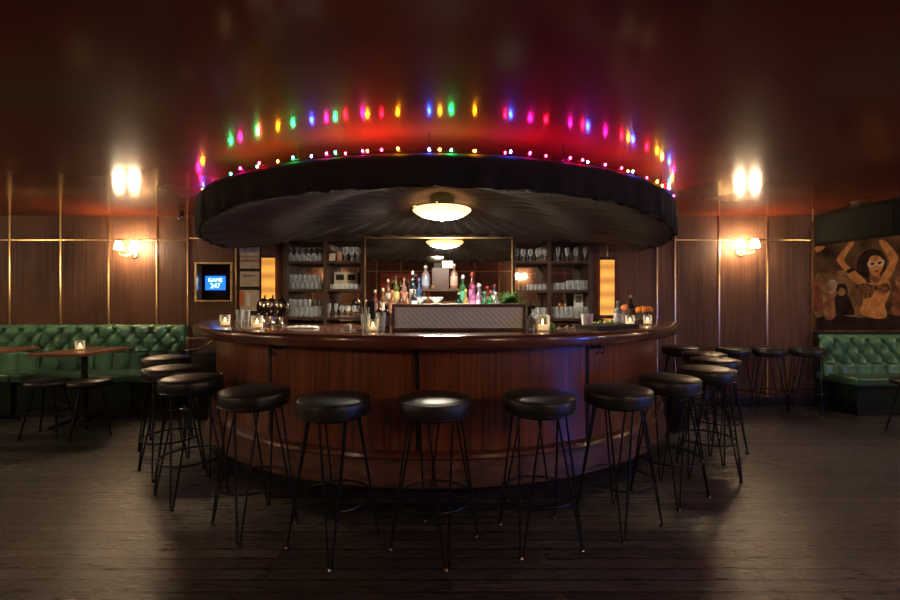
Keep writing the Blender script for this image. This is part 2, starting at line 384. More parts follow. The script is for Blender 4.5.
# lower layered swag tiers inside the valance on the flanks
fr = MB()
for i in range(620):
    a = math.radians(-62 + 124 * i / 620) + random.uniform(-.001, .001)
    r = RC - .012; z1 = zb(a) + .01; z0 = z1 - random.uniform(.022, .034)
    p0 = arc(r, a - .0011, z1); p1 = arc(r, a + .0011, z1); p2 = arc(r, a + .0006, z0); p3 = arc(r, a - .0006, z0)
    q = [arc(r - .004, a, z1), arc(r - .004, a, z0)]
    v = [fr.b.verts.new(p) for p in (p0, p1, p2, p3)]; u = [fr.b.verts.new(p) for p in q]
    fr.b.faces.new(v); fr.b.faces.new((v[0], u[0], u[1], v[3])); fr.b.faces.new((v[1], v[2], u[1], u[0]))
fr.build('fringe', M['cloth'], can, smooth=False)
tp = MB()
tp.rings([[arc(r, -AE + 2 * AE * j / 80, EYE + z) for j in range(81)] for r, z in ((RC - .09, .872), (1.9, .93), (1.2, .992), (.02, .996))], closed=False)
tp.build('canopy_top', M['ctop'], can)
LX, LY = X(442, 4.0), 4.0
def bound(th):
    dx, dy = math.cos(th), math.sin(th); R = RC - .045
    ox, oy = LX - CX, LY - CY
    bq = ox * dx + oy * dy; c = ox * ox + oy * oy - R * R
    t = -bq + math.sqrt(bq * bq - c)
    wall = False
    if dy > 1e-6 and (5.16 - LY) / dy < t: t = (5.16 - LY) / dy; wall = True
    x, y = LX + dx * t, LY + dy * t
    if wall: 
        k = min(1, abs(x - CX) / R); h = EYE + .79 - .18 * k ** 2.5
    else: h = zb(math.atan2(x - CX, CY - y)) + .012
    return t, h, dx, dy
un = MB(); NT = 720; NR = 26; rg = []
TH = [bound(2 * PI * j / NT) for j in range(NT)]
for i in range(NR + 1):
    s = .035 + .965 * i / NR; ring = []
    for j in range(NT):
        t, h, dx, dy = TH[j]; th = 2 * PI * j / NT
        front = max(0, -dy); p = .8 + .9 * front ** 1.5
        z = EYE + .985 + (h - EYE - .985) * s ** p
        side = abs(dx) ** 1.5
        z -= .045 * side * math.sin(PI * s) * (.6 + .4 * math.sin(9 * s))
        z += .026 * math.sin(th * 40 + .6 * math.sin(th * 7)) * min(1, s * 2.2) * (1 - .35 * s)
        z += .020 * side * math.sin(s * 17 + dx) * min(1, s * 2)
        z = min(z, EYE + .99)
        ring.append((LX + dx * t * s, LY + dy * t * s, z))
    rg.append(ring)
un.rings(rg, cap=False); un.build('pleated_underside', M['under'], can, ang=80)
for px in (225, 313, 443, 560, 640):
    ang = {225: -58, 313: -21, 443: 0, 560: 21, 640: 50}[px]
    p = arc(RC - .06, math.radians(ang), 0)
    MB().tube([(p[0], p[1], EYE + .86), (p[0], p[1], HC)], .0025, 6).build('suspension_wire', M['iron'], can)

# pendant lamp under the canopy
lamp = thing('pendant_lamp', 'glowing round glass bowl lamp under the centre of the canopy', 'lamp', (LX, LY, EYE))
MB().lathe([(.13, .845), (.13, .87), (.115, .885), (.115, .975), (.10, .985)]).build('mounting_cap', pm('dull_green_enamel', (.05, .055, .035), .4), lamp)
MB().lathe([(.002, .752), (.06, .755), (.12, .764), (.17, .777), (.205, .79), (.2, .80), (.1, .80), (.002, .80)]).build('glass_bowl', M['pend'], lamp)
MB().lathe([(.2, .785), (.235, .80), (.258, .818), (.272, .832), (.268, .838), (.24, .828), (.13, .845), (.11, .84), (.22, .81)], cap=False).build('bowl_rim', M['pendrim'], lamp)
for a in (-100, 20, 140, 200):
    a = math.radians(a); c, s = math.cos(a), math.sin(a)
    MB().tube([(.2 * c, .2 * s, .845), (.26 * c, .26 * s, .86), (.285 * c, .285 * s, .845), (.272 * c, .272 * s, .825)], .006).sphere((.262 * c, .262 * s, .862), .011).build('bowl_clip', M['chrome'], lamp)
MB().lathe([(.002, .722), (.012, .728), (.012, .738), (.004, .745)], n=12).build('finial', M['brass'], lamp)

# string of coloured bulbs around the canopy
sl = thing('string_lights', 'string of coloured party bulbs along the top edge of the canopy', 'string lights')
CC = {'g': (.004, 1, .16), 'r': (1, .003, .02), 'o': (1, .3, .004), 'b': (.02, .07, 1), 'm': (1, .004, .25), 'y': (1, .6, .05), 'c': (.03, .7, .9)}
BM = {k: em('bulb_' + n, CC[k], E_BULB) for k, n in zip('grobmyc', ('green', 'red', 'orange', 'blue', 'magenta', 'yellow', 'teal'))}
def ang_of_px(px):
    lo, hi = (0, math.radians(61)) if px > 437 else (math.radians(-61), 0)
    best = min((abs(450 + F * (CX + (RC - .03) * math.sin(a)) / (CY - (RC - .03) * math.cos(a)) - px), a) for a in [lo + (hi - lo) * k / 600 for k in range(601)])
    return best[1]
seq = [(256, 'g'), (260, 'r'), (276.5, 'o'), (293, 'g'), (311, 'b'), (326.6, 'm'), (335, 'g'), (345, 'r'), (363, 'm'), (367, 'o'), (381.5, 'r'), (398, 'o'),
       (434, 'b'), (440, 'o'), (451, 'g'), (474.5, 'o'), (505.5, 'r'), (510, 'b'), (530.5, 'm'), (546.6, 'r'), (570, 'm'), (582, 'r'), (588, 'b'), (606, 'm'), (621, 'r'), (629, 'o'), (632, 'b'),
       (648, 'r'), (656, 'o'), (663, 'y'), (241, 'm'), (230, 'g')]
bl = [(ang_of_px(p), c) for p, c in seq]
bl += [(math.radians(a), c) for a, c in ((-52, 'o'), (-58, 'm'), (-65, 'r'), (-71, 'b'), (-77, 'm'), (-83, 'o'), (52, 'b'), (59, 'm'), (65, 'o'), (71, 'c'), (77, 'r'), (83, 'o'))]
wire = [arc(RC - .03, math.radians(-86) + math.radians(172) * i / 200, EYE + .896 + .003 * math.sin(i * .9)) for i in range(201)]
MB().tube(wire, .0022, 6).build('cable', M['dark'], sl)
for a, c in bl:
    p = arc(RC - .03 + random.uniform(-.01, .012), a, EYE + .902 + random.uniform(-.004, .012))
    o = MB().sphere((0, 0, 0), .0062 if c != 'b' else .0066, (1, 1, 1.35), 10).build('coloured_bulb', BM[c], sl); o.location = p

# ------------------------------------------------------------------ bar stools
def lerp(a, b, t): return a + (b - a) * t
def make_bar_stool():
    t = thing('bar_stool', '', 'bar stool')
    st = MB().lathe([(.002, .668), (.16, .668), (.180, .671), (.187, .678), (.190, .69), (.191, .71), (.189, .734), (.186, .742), (.181, .747), (.16, .755), (.11, .762), (.002, .766)], n=48).build('seat', M['vinyl'], t, ang=60)
    MB().tube([(.187 * math.cos(2 * PI * i / 48), .187 * math.sin(2 * PI * i / 48), .7435) for i in range(48)], .0042, 6, closed=True).tube([(.186 * math.cos(2 * PI * i / 48), .186 * math.sin(2 * PI * i / 48), .676) for i in range(48)], .004, 6, closed=True).build('piping', M['vinyl'], st)
    MB().lathe([(.13, .652), (.15, .655), (.15, .668), (.13, .668)]).build('seat_plate', M['iron'], t)
    for k in range(4):
        a = PI / 4 + k * PI / 2; c, s = math.cos(a), math.sin(a)
        foot = Vector((.232 * c, .232 * s, .012))
        pts = []
        for sg in (-1, 1):
            tp_ = Vector((.125 * c - sg * .062 * s, .125 * s + sg * .062 * c, .66))
            ft = foot + Vector((-sg * .008 * s, sg * .008 * c, .008))
            seg = [tp_, lerp(tp_, ft, .5), ft]
            pts = pts + (seg if sg < 0 else [foot] + seg[::-1])
        lg = MB().tube(pts, .0058, 8).build('hairpin_leg', M['iron'], t)
        MB().lathe([(.013, 0), (.014, .004), (.009, .012), (.004, .014)], (foot.x, foot.y, 0), 12).build('foot_cap', M['dchrome'], lg)
    MB().tube([(.192 * math.cos(2 * PI * i / 48), .192 * math.sin(2 * PI * i / 48), .245) for i in range(48)], .0065, 8, closed=True).build('foot_ring', M['iron'], t)
    return t
stool0 = make_bar_stool()
def on_ring(px, py):                                         # seat centre seen at (px,py), seat height .765
    Y = F * (EYE - .765) / (py - 300); return X(px, Y), Y
SP = [
 ('b', 167, 357.5, 20, 'black bar stool farthest back on the left side, beside the chrome rail'),
 ('b', 172, 368, 50, 'black bar stool second from the back on the left side of the bar'),
 ('b', 192, 378, 49, 'black bar stool left of the bar, third from the back, overlapping two behind'),
 ('b', 255, 390, 50, 'black bar stool in front of the left corbel, at the left curve of the bar'),
 ('b', 334, 398, 56, 'dim black bar stool between the left corbel and the middle corbel'),
 ('b', 435, 398, 60, 'black bar stool front and centre, under the middle corbel'),
 ('b', 539, 395.5, 12, 'black bar stool just right of centre with legs clear against the mahogany'),
 ('b', 618, 389, 30, 'black bar stool with a blue sheen below the right corbel'),
 ('b', 669, 378, 31, 'black bar stool with blue rim light, left neighbour of the big right corner stool'),
 ('b', 707, 369, 76, 'black bar stool frontmost of the cluster at the right end of the bar'),
 ('b', 715, 359.5, 5, 'black bar stool second in the right side cluster, just behind the frontmost'),
 ('b', 704, 353.5, 30, 'black bar stool third in the right side cluster, mostly hidden'),
 ('b', 681, 347, 22, 'black bar stool farthest back at the right tip of the counter'),
 ('w', 733, 348, 10, 'black bar stool against the panelled wall, leftmost of three'),
 ('w', 769, 348, 40, 'black bar stool against the panelled wall, middle of three'),
 ('w', 807, 347.5, 40, 'black bar stool against the panelled wall, next to the right banquette'),
]
for i, (k, px, py, rz, lab) in enumerate(SP):
    x, y = on_ring(px, py)
    if k == 'w': y = 4.9; x = X(px, y)
    o = stool0 if i == 0 else copy_tree(stool0)
    o.location = (x, y, 0); o.rotation_euler = (0, 0, math.radians(rz)); o.scale = (1, 1, 1.026) if k == 'b' else (.93, .93, .98); o['label'] = lab
    o['group'] = 'bar stools around the bar' if k == 'b' else 'bar stools along the right wall'

def make_low_stool():
    t = thing('low_stool', '', 'stool')
    MB().lathe([(.002, .425), (.14, .425), (.168, .432), (.175, .447), (.172, .465), (.155, .476), (.002, .482)], n=40).build('seat', M['vinyl'], t, ang=60)
    for k in range(4):
        a = PI / 4 + k * PI / 2; c, s = math.cos(a), math.sin(a)
        MB().tube([(.1 * c, .1 * s, .43), (.21 * c, .21 * s, .0)], [.011, .008], 8).build('leg', M['iron'], t)
    MB().tube([(.15 * math.cos(2 * PI * i / 32), .15 * math.sin(2 * PI * i / 32), .22) for i in range(32)], .005, 6, closed=True).build('foot_ring', M['iron'], t)
    return t
ls = make_low_stool()
for i, (x, y, rz, lab) in enumerate([(-3.81, 4.08, 15, 'low black round stool under the table, left of the pair by the left banquette'),
                                      (-3.41, 4.08, 40, 'low black round stool right of its twin, at the right half of the candle table'),
                                      (4.43, 4.1, 20, 'low black round stool cut off by the right edge before the right banquette')]):
    o = ls if i == 0 else copy_tree(ls)
    o.location = (x, y, 0); o.rotation_euler = (0, 0, math.radians(rz)); o.scale = (1, 1, 1.1); o['label'] = lab

# ------------------------------------------------------------------ banquettes
def banquette(x0, x1, zt, zs, yf, yb, label, pitch, skew=0, spx=0):
    t = thing('tufted_banquette', label, 'banquette', (0, 0, 0))
    W = x1 - x0; z0 = zs - .03; row = .112 if zt > .93 else .125
    zc = zt - .075 - 2 * row
    def f(u, v):
        x = x0 + W * u; z = z0 + (zt - z0) * v
        a = (x - x0) / pitch
        if z > zc:
            b = (z - zc) / (row * 2)
            g = abs(math.sin(PI * (a / 1 + b))) * abs(math.sin(PI * (a / 1 - b)))
            d = .068 * g ** .55
            for kk in range(0, 3):
                zz = zc + kk * row; aa = a - (.5 if kk % 2 else 0); dx_ = (aa - round(aa)) * pitch
                d -= .03 * math.exp(-(dx_ * dx_ + (z - zz) ** 2) / .0006)
            top = max(0, (z - zt + .045) / .045)
            d -= .05 * top ** 2
        else:
            d = .045 * abs(math.sin(PI * a)) ** .45 * min(1, .35 + (zc - z) / .05)
        edge = min(1, (x - x0) / .02, (x1 - x) / .02); d *= max(0, edge) ** .5
        return (x, yb + .04 - d - .05 * (1 - v), z)
    bk = MB(); bk.grid(f, int(W / .0125), 62)
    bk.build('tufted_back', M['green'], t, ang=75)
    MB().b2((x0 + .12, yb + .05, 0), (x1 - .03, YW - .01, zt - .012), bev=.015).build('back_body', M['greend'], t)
    bt = MB()
    nb = int(W / pitch)
    for r in range(0, 3):
        z = zc + r * row
        if z > zt - .04: break
        for k in range(nb + 1):
            x = x0 + pitch * (k + (.5 if r % 2 else 0))
            if x < x1 - .03 and x > x0 + .03:
                bt.sphere((x, yb + .055 - .05 * (1 - (z - z0) / (zt - z0)), z), .011, (1, .6, 1), 8)
    o = bt.build('upholstery_buttons', M['greend'], t); o['kind'] = 'stuff'
    sk = skew
    def fs(a, b, z): return (a, b, z)
    st = MB()
    poly = [(x0, yb + .10), (x1, yb + .10), (x1, yf), (x0 + sk, yf)]
    st.prism(poly, fs, zs - .10, zs)
    bmesh.ops.bevel(st.b, geom=list(st.b.edges), offset=.028, segments=4, affect='EDGES', profile=.5)
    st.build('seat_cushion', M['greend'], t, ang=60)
    bs = MB(); bs.prism([(x0 + .03, YW - .005), (x1 - .03, YW - .005), (x1 - .03, yf + .05), (x0 + sk + .03, yf + .05)], fs, .05, zs - .09)
    bs.build('base', M['greenb'], t)
    MB().prism([(x0 + .02, yb), (x1 - .02, yb), (x1 - .02, yf + .035), (x0 + sk + .02, yf + .035)], fs, 0, .05).build('kick_board', M['dark'], t)
    return t
banquette(-6.5, X(41, 5.03), Z(324.5, 5.12), .475, 4.66, 5.03, 'green leather tufted banquette section cut off by the left edge', .21)
banquette(X(41, 5.03) + .006, X(187, 5.12), Z(324.5, 5.12), .475, 4.66, 5.03, 'green leather tufted banquette section behind the candle table', .21)
banquette(X(815, 5.15), 6.5, Z(334.5, 5.14), .425, 4.72, 5.06, 'green leather tufted banquette below the painted mural on the right', .185, skew=.12)

# ------------------------------------------------------------------ candles, tables
def make_votive():
    t = thing('votive_candle', '', 'candle')
    MB().lathe([(.002, 0), (.034, 0), (.037, .004), (.037, .088), (.0345, .088), (.0335, .012), (.002, .010)], n=24).build('glass_holder', M['glass'], t)
    wx = MB().lathe([(.002, .011), (.031, .012), (.031, .036), (.026, .034), (.002, .034)], n=20).build('wax', M['wax'], t)
    MB().lathe([(.001, .034), (.0075, .044), (.007, .052), (.001, .068)], n=10).build('flame', M['flame'], t)
    return t
vot = make_votive(); votused = [0]
def votive(x, y, z, lab, s=1):
    o = vot if not votused[0] else copy_tree(vot)
    votused[0] = 1; o.location = (x, y, z); o['label'] = lab; o.scale = (s, s, s)
def cafe_table(x, y, rz, label, w_=.5, d_=.68):
    t = thing('cafe_table', label, 'table', (x, y, 0), rz)
    MB().box((0, 0, .755), (w_, d_, .026), bev=.004).build('tabletop', M['table'], t)
    MB().lathe([(.025, .03), (.06, .035), (.045, .08), (.028, .12), (.028, .3), (.04, .33), (.028, .36), (.028, .7), (.06, .735), (.06, .742)], n=20).build('pedestal', M['iron'], t)
    for k in range(4):
        a = k * PI / 2 + PI / 4; c, s = math.cos(a), math.sin(a)
        MB().tube([(0.02 * c, .02 * s, .09), (.15 * c, .15 * s, .055), (.27 * c, .27 * s, .02)], [.024, .02, .014], 8).build('base_leg', M['iron'], t)
    return t
cafe_table(-3.74, 4.4, math.radians(0), 'rectangular red-brown pedestal table with a candle before the left banquette')
cafe_table(-4.77, 4.4, 0, 'rectangular red-brown pedestal table cut off by the left edge')
votive(X(80, 4.38), 4.38, .768, 'glowing glass candle on the table by the left banquette', 1.1)

# ------------------------------------------------------------------ mural and hanging screen
def smooth_poly(P, n=6):
    out = []; N = len(P)
    for i in range(N):
        p0, p1, p2, p3 = (P[(i + k - 1) % N] for k in range(4))
        for j in range(n):
            t = j / n
            out.append(tuple(.5 * ((2 * b) + (-a + c) * t + (2 * a - 5 * b + 4 * c - d) * t * t + (-a + 3 * b - 3 * c + d) * t ** 3) for a, b, c, d in zip(p0, p1, p2, p3)))
    return out
YM = YW - .03
mur = thing('painted_mural', 'amber-brown painted mural of a masked woman with raised arms among small figures', 'painting', (0, 0, 0))
def paint(name, c, n=.35, s=9):
    g_ = sum(c) / 3; c = tuple((v * .92 + g_ * .08) * .85 for v in c); return pm('paint_' + name, c, .8, noise=min(.8, n * 1.6), nscale=s, bump=.08, spec=.1)
MB().b2((X(813.5, YM), YM, Z(333, YM)), (6.55, YW - .002, Z(222, YM))).build('canvas', paint('umber', (.135, .07, .028), .45, 3.5), mur)
MB().b2((X(813.5, YM), YM - .012, Z(334.5, YM)), (6.55, YM + .02, Z(331.5, YM))).build('bottom_moulding', M['dark'], mur)
lay = [0]
def fig(name, pts, mat, par=None):
    lay[0] += 1
    fn = lambda a, b, t: (X(800 + a / 4, YM), YM - t, Z(190 + b / 4, YM))
    d = lay[0] * .0004
    return MB().prism(smooth_poly(pts), fn, -.001, d).build(name, mat, mur, smooth=False)
skin = paint('ochre_skin', (.62, .26, .06), .2, 14); skin2 = paint('shaded_skin', (.34, .15, .06), .3, 12); darkp = paint('black_brown', (.03, .017, .012), .3)
hairp = paint('hair_brown', (.035, .02, .013), .4); maskp = paint('pale_mask', (.72, .5, .28), .15); glow = paint('warm_haze', (.22, .115, .04), .5, 5)
fig('haze', [(60, 350), (120, 330), (230, 330), (250, 480), (150, 520), (58, 500)], glow)
fig('painted_ground', [(66, 520), (80, 508), (150, 500), (250, 512), (330, 495), (420, 505), (560, 500), (640, 520), (640, 560), (300, 560), (80, 560), (66, 550)], darkp)
fig('distant_figure', [(58, 360), (72, 375), (76, 420), (84, 470), (57, 480)], paint('rust_dress', (.25, .06, .03)))
fig('distant_figure', [(92, 425), (112, 405), (140, 412), (146, 450), (140, 505), (118, 520), (98, 505)], skin2)
fig('distant_figure', [(106, 385), (118, 362), (138, 360), (148, 378), (144, 402), (126, 414), (110, 405)], paint('grey_hair', (.42, .27, .15)))
fig('distant_figure', [(140, 430), (160, 412), (190, 420), (205, 450), (218, 495), (190, 500), (150, 500), (140, 470)], darkp)
fig('distant_figure', [(148, 395), (160, 380), (178, 384), (184, 405), (172, 422), (154, 420)], skin2)
fig('distant_figure', [(144, 395), (156, 376), (180, 378), (190, 400), (188, 420), (178, 398), (160, 390), (150, 408)], hairp)
fig('painted_hand', [(60, 230), (80, 224), (100, 228), (84, 242), (66, 248)], skin)
fig('painted_hair', [(228, 300), (240, 262), (275, 238), (315, 240), (340, 268), (345, 310), (325, 335), (290, 350), (250, 345), (232, 330)], hairp)
fig('painted_arm', [(200, 205), (216, 212), (176, 280), (212, 318), (262, 362), (250, 385), (206, 360), (180, 325), (152, 290), (150, 270)], skin)
fig('painted_arm', [(318, 200), (345, 208), (388, 262), (386, 290), (362, 345), (330, 380), (318, 360), (340, 320), (356, 280), (322, 222)], skin)
fig('painted_torso', [(240, 365), (275, 372), (300, 365), (345, 358), (362, 385), (350, 430), (338, 460), (345, 505), (310, 515), (250, 500), (240, 480), (252, 440), (238, 400)], skin)
fig('painted_neck', [(282, 325), (312, 325), (318, 362), (298, 375), (278, 362)], skin2)
fig('painted_face', [(272, 290), (280, 268), (302, 262), (325, 272), (332, 300), (320, 330), (302, 345), (284, 335), (274, 315)], skin)
fig('painted_mask', [(268, 292), (284, 280), (300, 288), (318, 276), (336, 282), (330, 302), (312, 304), (300, 300), (284, 312), (272, 306)], maskp)
fig('mask_eye', [(280, 295), (290, 290), (296, 295), (286, 301)], darkp)
fig('mask_eye', [(308, 291), (318, 286), (325, 290), (315, 297)], darkp)
fig('painted_mouth', [(294, 324), (303, 321), (312, 324), (303, 330)], paint('lip_red', (.3, .06, .03)))
fig('painted_wrap', [(232, 385), (255, 372), (290, 380), (318, 378), (352, 372), (362, 395), (335, 415), (300, 402), (284, 428), (250, 434), (236, 415)], paint('brown_wrap', (.2, .085, .03), .5, 30))
fig('painted_armband', [(184, 322), (208, 312), (214, 322), (190, 334)], darkp)
fig('distant_figure', [(372, 400), (395, 385), (430, 400), (440, 480), (400, 500), (365, 490)], paint('russet', (.28, .1, .04)))
fig('distant_figure', [(380, 360), (400, 345), (418, 362), (412, 388), (390, 394)], skin2)

tv = thing('hanging_screen', 'long black flat screen hung below the ceiling in front of the mural', 'television', (4.22, 4.98, 0))
ra = math.atan2(4.32 - 4.22, 4.16 - 4.98)
L_ = math.hypot(.10, .82)
def fs_(a, b, t):                 # a along length, b height, t thickness to the right
    d = Vector((.10 / L_, -.82 / L_)); n = Vector((.82 / L_, .10 / L_))
    return (d.x * a + n.x * t, d.y * a + n.y * t, b)
zl = EYE + .63
MB().prism([(0, zl), (L_, zl), (L_, zl + .355), (0, zl + .345)], fs_, 0, .05).build('housing', M['matte'], tv)
MB().prism([(.03, zl + .03), (L_ - .03, zl + .03), (L_ - .03, zl + .325), (.03, zl + .315)], fs_, -.003, .002).build('screen_glass', M['screenoff'], tv)
MB().prism([(L_ - .01, zl + .02), (L_ + .004, zl + .02), (L_ + .004, zl + .34), (L_ - .01, zl + .34)], fs_, .052, .06).build('edge_trim', M['chrome'], tv)
MB().prism([(.38, zl + .34), (.46, zl + .34), (.46, HC), (.38, HC)], fs_, .02, .04).build('ceiling_bracket', M['iron'], tv)
cm = thing('security_camera', 'small round camera under the ceiling left of the canopy', 'camera', (X(181, 5.0), 5.0, HC))
MB().lathe([(.03, 0), (.035, -.01), (.02, -.02), (.02, -.045), (.002, -.045)], n=16).build('mount', M['dark'], cm)
MB().sphere((.02, -.03, -.06), .034, (1, 1, 1), 16).build('camera_body', M['dchrome'], cm)

# ------------------------------------------------------------------ text helper
def text_mesh(s, size, name, mat, parent, loc, rot=(PI / 2, 0, 0), ext=.0008):
    cu = bpy.data.curves.new(name, 'FONT'); cu.body = s; cu.size = size; cu.align_x = 'CENTER'; cu.align_y = 'CENTER'; cu.extrude = ext
    to = bpy.data.objects.new(name, cu); COL.objects.link(to)
    bpy.context.view_layer.update()
    me = bpy.data.meshes.new_from_object(to.evaluated_get(bpy.context.evaluated_depsgraph_get()))
    bpy.data.objects.remove(to)
    me.materials.clear(); me.materials.append(mat); me.name = name
    o = bpy.data.objects.new(name, me); COL.objects.link(o); o.parent = parent; o.location = loc; o.rotation_euler = rot
    return o

# ------------------------------------------------------------------ screen niche left of the bar
nf = MB(); y = YW
for a, b, c, d in ((TV0 - .022, TV0 + .004, TVZ0 - .02, TVZ1 + .02), (TV1 - .004, TV1 + .022, TVZ0 - .02, TVZ1 + .02)):
    nf.b2((a, y - .015, c), (b, y + .02, d))
nf.b2((TV0, y - .015, TVZ0 - .02), (TV1, y + .02, TVZ0)); nf.b2((TV0, y - .015, TVZ1), (TV1, y + .02, TVZ1 + .02))
struct('trim_90', nf, M['brass'])
YS = 5.32
mon = thing('small_monitor', 'small glowing blue screen inside the brass-framed wall niche', 'monitor', (0, 0, 0))
MB().b2((X(203, YS), YS, Z(292.5, YS)), (X(228.5, YS), YS + .1, Z(273.5, YS)), bev=.006).build('monitor_case', M['dark'], mon)
MB().b2((X(205.5, YS), YS - .004, Z(290, YS)), (X(225.5, YS), YS + .01, Z(276, YS))).build('blue_screen', em('blue_screen_glow', (.01, .12, .85), 1.3), mon)
wt = em('screen_text_glow', (.5, .95, 1), 2.2)
text_mesh('GAME', .066, 'screen_text', wt, mon, (X(215.5, YS), YS - .006, Z(280.3, YS)))
text_mesh('247', .082, 'screen_text', wt, mon, (X(215.5, YS), YS - .006, Z(286.0, YS)))
MB().b2((X(206, YS), YS + .02, TVZ0), (X(226, YS), YS + .1, Z(292, YS))).build('monitor_foot', M['dark'], mon)

# framed notices
def notice(px0, px1, py0, py1, label, mat='cream', frame='dark'):
    Yn = YW - .02
    t = thing('framed_notice', label, 'notice', (0, 0, 0))
    x0, x1, z0, z1 = X(px0, Yn), X(px1, Yn), Z(py1, Yn), Z(py0, Yn)
    MB().b2((x0, Yn, z0), (x1, YW - .002, z1)).build('frame', M[frame], t)
    MB().b2((x0 + .012, Yn - .003, z0 + .012), (x1 - .012, Yn + .004, z1 - .012)).build('sheet', M[mat], t)
    return t, (x0 + x1) / 2, Yn - .004
txt = pm('printed_ink', (.04, .025, .02), .7)
t, xc, yn = notice(239, 260.5, 241, 269.5, 'cream printed warning notice, topmost of three left of the amber lightbox')
text_mesh('GOVERNMENT', .036, 'printed_text', txt, t, (xc, yn, Z(257, YW)))
text_mesh('WARNING', .05, 'printed_text', txt, t, (xc, yn, Z(261, YW)))
MB().b2((X(240.5, YW), yn - .001, Z(253, YW)), (X(259, YW), yn + .002, Z(243, YW))).build('printed_picture', pm('blue_grey_print', (.22, .22, .33), .4, noise=.5, nscale=10), t)
t, xc, yn = notice(239, 260.5, 270.5, 287.5, 'dark-framed certificate, middle of three notices left of the amber lightbox')
text_mesh('CERTIFICATE', .03, 'printed_text', txt, t, (xc, yn, Z(276, YW)))
t, xc, yn = notice(239, 260.5, 289, 312, 'orange and cream printed sheet, lowest of three notices left of the amber lightbox')
MB().b2((X(240.5, YW), yn - .001, Z(306, YW)), (X(245, YW), yn + .002, Z(291, YW))).build('printed_block', pm('orange_print', (.6, .17, .05), .6), t)
MB().b2((X(247, YW), yn - .001, Z(306, YW)), (X(251, YW), yn + .002, Z(293, YW))).build('printed_block', M['white'], t)

# amber light boxes
def amber_mat():
    m, nt, p = new_mat('amber_lightbox_glow'); N = nt.nodes; L = nt.links
    tc = N.new('ShaderNodeTexCoord'); s = N.new('ShaderNodeSeparateXYZ'); L.new(tc.outputs['Object'], s.inputs[0])
    k = N.new('ShaderNodeMath'); k.operation = 'MULTIPLY'; k.inputs[1].default_value = 2 * PI / .165; L.new(s.outputs[2], k.inputs[0])
    c = N.new('ShaderNodeMath'); c.operation = 'COSINE'; L.new(k.outputs[0], c.inputs[0])
    r = N.new('ShaderNodeMapRange'); r.inputs[1].default_value = -1; r.inputs[2].default_value = 1; r.inputs[3].default_value = .45 * E_AMBER; r.inputs[4].default_value = E_AMBER
    L.new(c.outputs[0], r.inputs[0]); L.new(r.outputs[0], p.inputs['Emission Strength'])
    p.inputs['Emission Color'].default_value = (1, .38, .05, 1); p.inputs['Base Color'].default_value = (.5, .3, .1, 1)
    return m
M['amber'] = amber_mat()
def lightbox(px0, px1, py0, py1, label, cord):
    Yl = YW - .052
    x0, x1, z0, z1 = X(px0, Yl), X(px1, Yl), Z(py1, Yl), Z(py0, Yl); xc = (x0 + x1) / 2; zc = (z0 + z1) / 2
    t = thing('amber_lightbox', label, 'wall light', (xc, Yl, zc)); h = (z1 - z0) / 2; ww = (x1 - x0) / 2
    MB().b2((-ww, 0, -h + .03), (ww, .045, h - .03)).build('lit_shade', M['amber'], t)
    MB().b2((-ww - .008, -.006, h - .035), (ww + .008, .05, h)).build('top_cap', M['shelfwood'], t)
    MB().b2((-ww - .008, -.006, -h), (ww + .008, .05, -h + .035)).build('bottom_cap', M['shelfwood'], t)
    if cord: MB().tube([(0, .02, h), (0, .02, h + .3)], .008).build('hanging_rod', M['brass'], t)
lightbox(261.5, 273.5, 255, 311, 'tall narrow amber lit box beside the three notices, left of the shelves', False)
lightbox(601.5, 614.5, 257, 318, 'tall narrow amber lit box hung on a rod right of the glass shelves', True)

# ------------------------------------------------------------------ back bar
def shelf_unit(px0, px1, pd, label, tops):
    t = thing('glass_shelf_unit', label, 'shelf', (0, 0, 0))
    Yf = 5.14; x0, x1, xd = X(px0, Yf), X(px1, Yf), X(pd, Yf)
    zb_, zt_ = 1.0, Z(238, Yf)
    for xa, wd in ((x0, .05), (x1 - .05, .05), (xd - .02, .04)):
        MB().b2((xa, Yf, zb_), (xa + wd, Yf + .36, zt_)).build('upright', M['shelfwood'], t)
    MB().b2((x0 + .002, Yf + .005, zt_ - .04), (x1 - .002, Yf + .36, zt_)).build('top_board', M['shelfwood'], t)
    for py in tops:
        z = Z(py, Yf + .02)
        MB().b2((x0 + .01, Yf + .01, z - .03), (x1 - .01, Yf + .35, z)).build('shelf_board', M['shelfwood'], t)
    MB().b2((x0 + .01, Yf + .34, zb_), (x1 - .01, Yf + .356, zt_ - .01)).build('mirror_back', M['mirror'], t)
    return t
SL = shelf_unit(283, 365, 325, 'dark wooden shelves of glassware left of the bar mirror', (261, 289, 317))
SR = shelf_unit(511, 593, 549.5, 'dark wooden shelves of glassware right of the bar mirror', (261, 290, 318.5))
def SZ(py): return Z(py, 5.16) + .001
mr = thing('bar_mirror', 'large dark bar mirror in a thin brass frame between the shelves', 'mirror')
Ym = 5.1
MB().b2((X(366, Ym), Ym, 1.0), (X(511.5, Ym), Ym + .02, Z(238, Ym))).build('mirror_glass', M['mirror'], mr)
MB().b2((X(364.5, Ym), Ym - .01, Z(238.5, Ym)), (X(512.5, Ym), Ym + .03, Z(237.5, Ym))).build('frame_top', M['brass'], mr)
for px in (365, 512): MB().b2((X(px, Ym) - .006, Ym - .01, 1.0), (X(px, Ym) + .006, Ym + .03, Z(237, Ym))).build('frame_side', M['brass'], mr)
bc = thing('back_counter', 'long dark cabinet counter under the mirror and shelves', 'cabinet')
MB().b2((X(270, 4.7), 4.72, 0), (X(610, 4.7), 5.18, .96), bev=.005).build('cabinet_body', M['shelfwood'], bc)
MB().b2((X(268, 4.7), 4.68, .96), (X(612, 4.7), 5.19, 1.0), bev=.005).build('worktop', M['top'], bc)
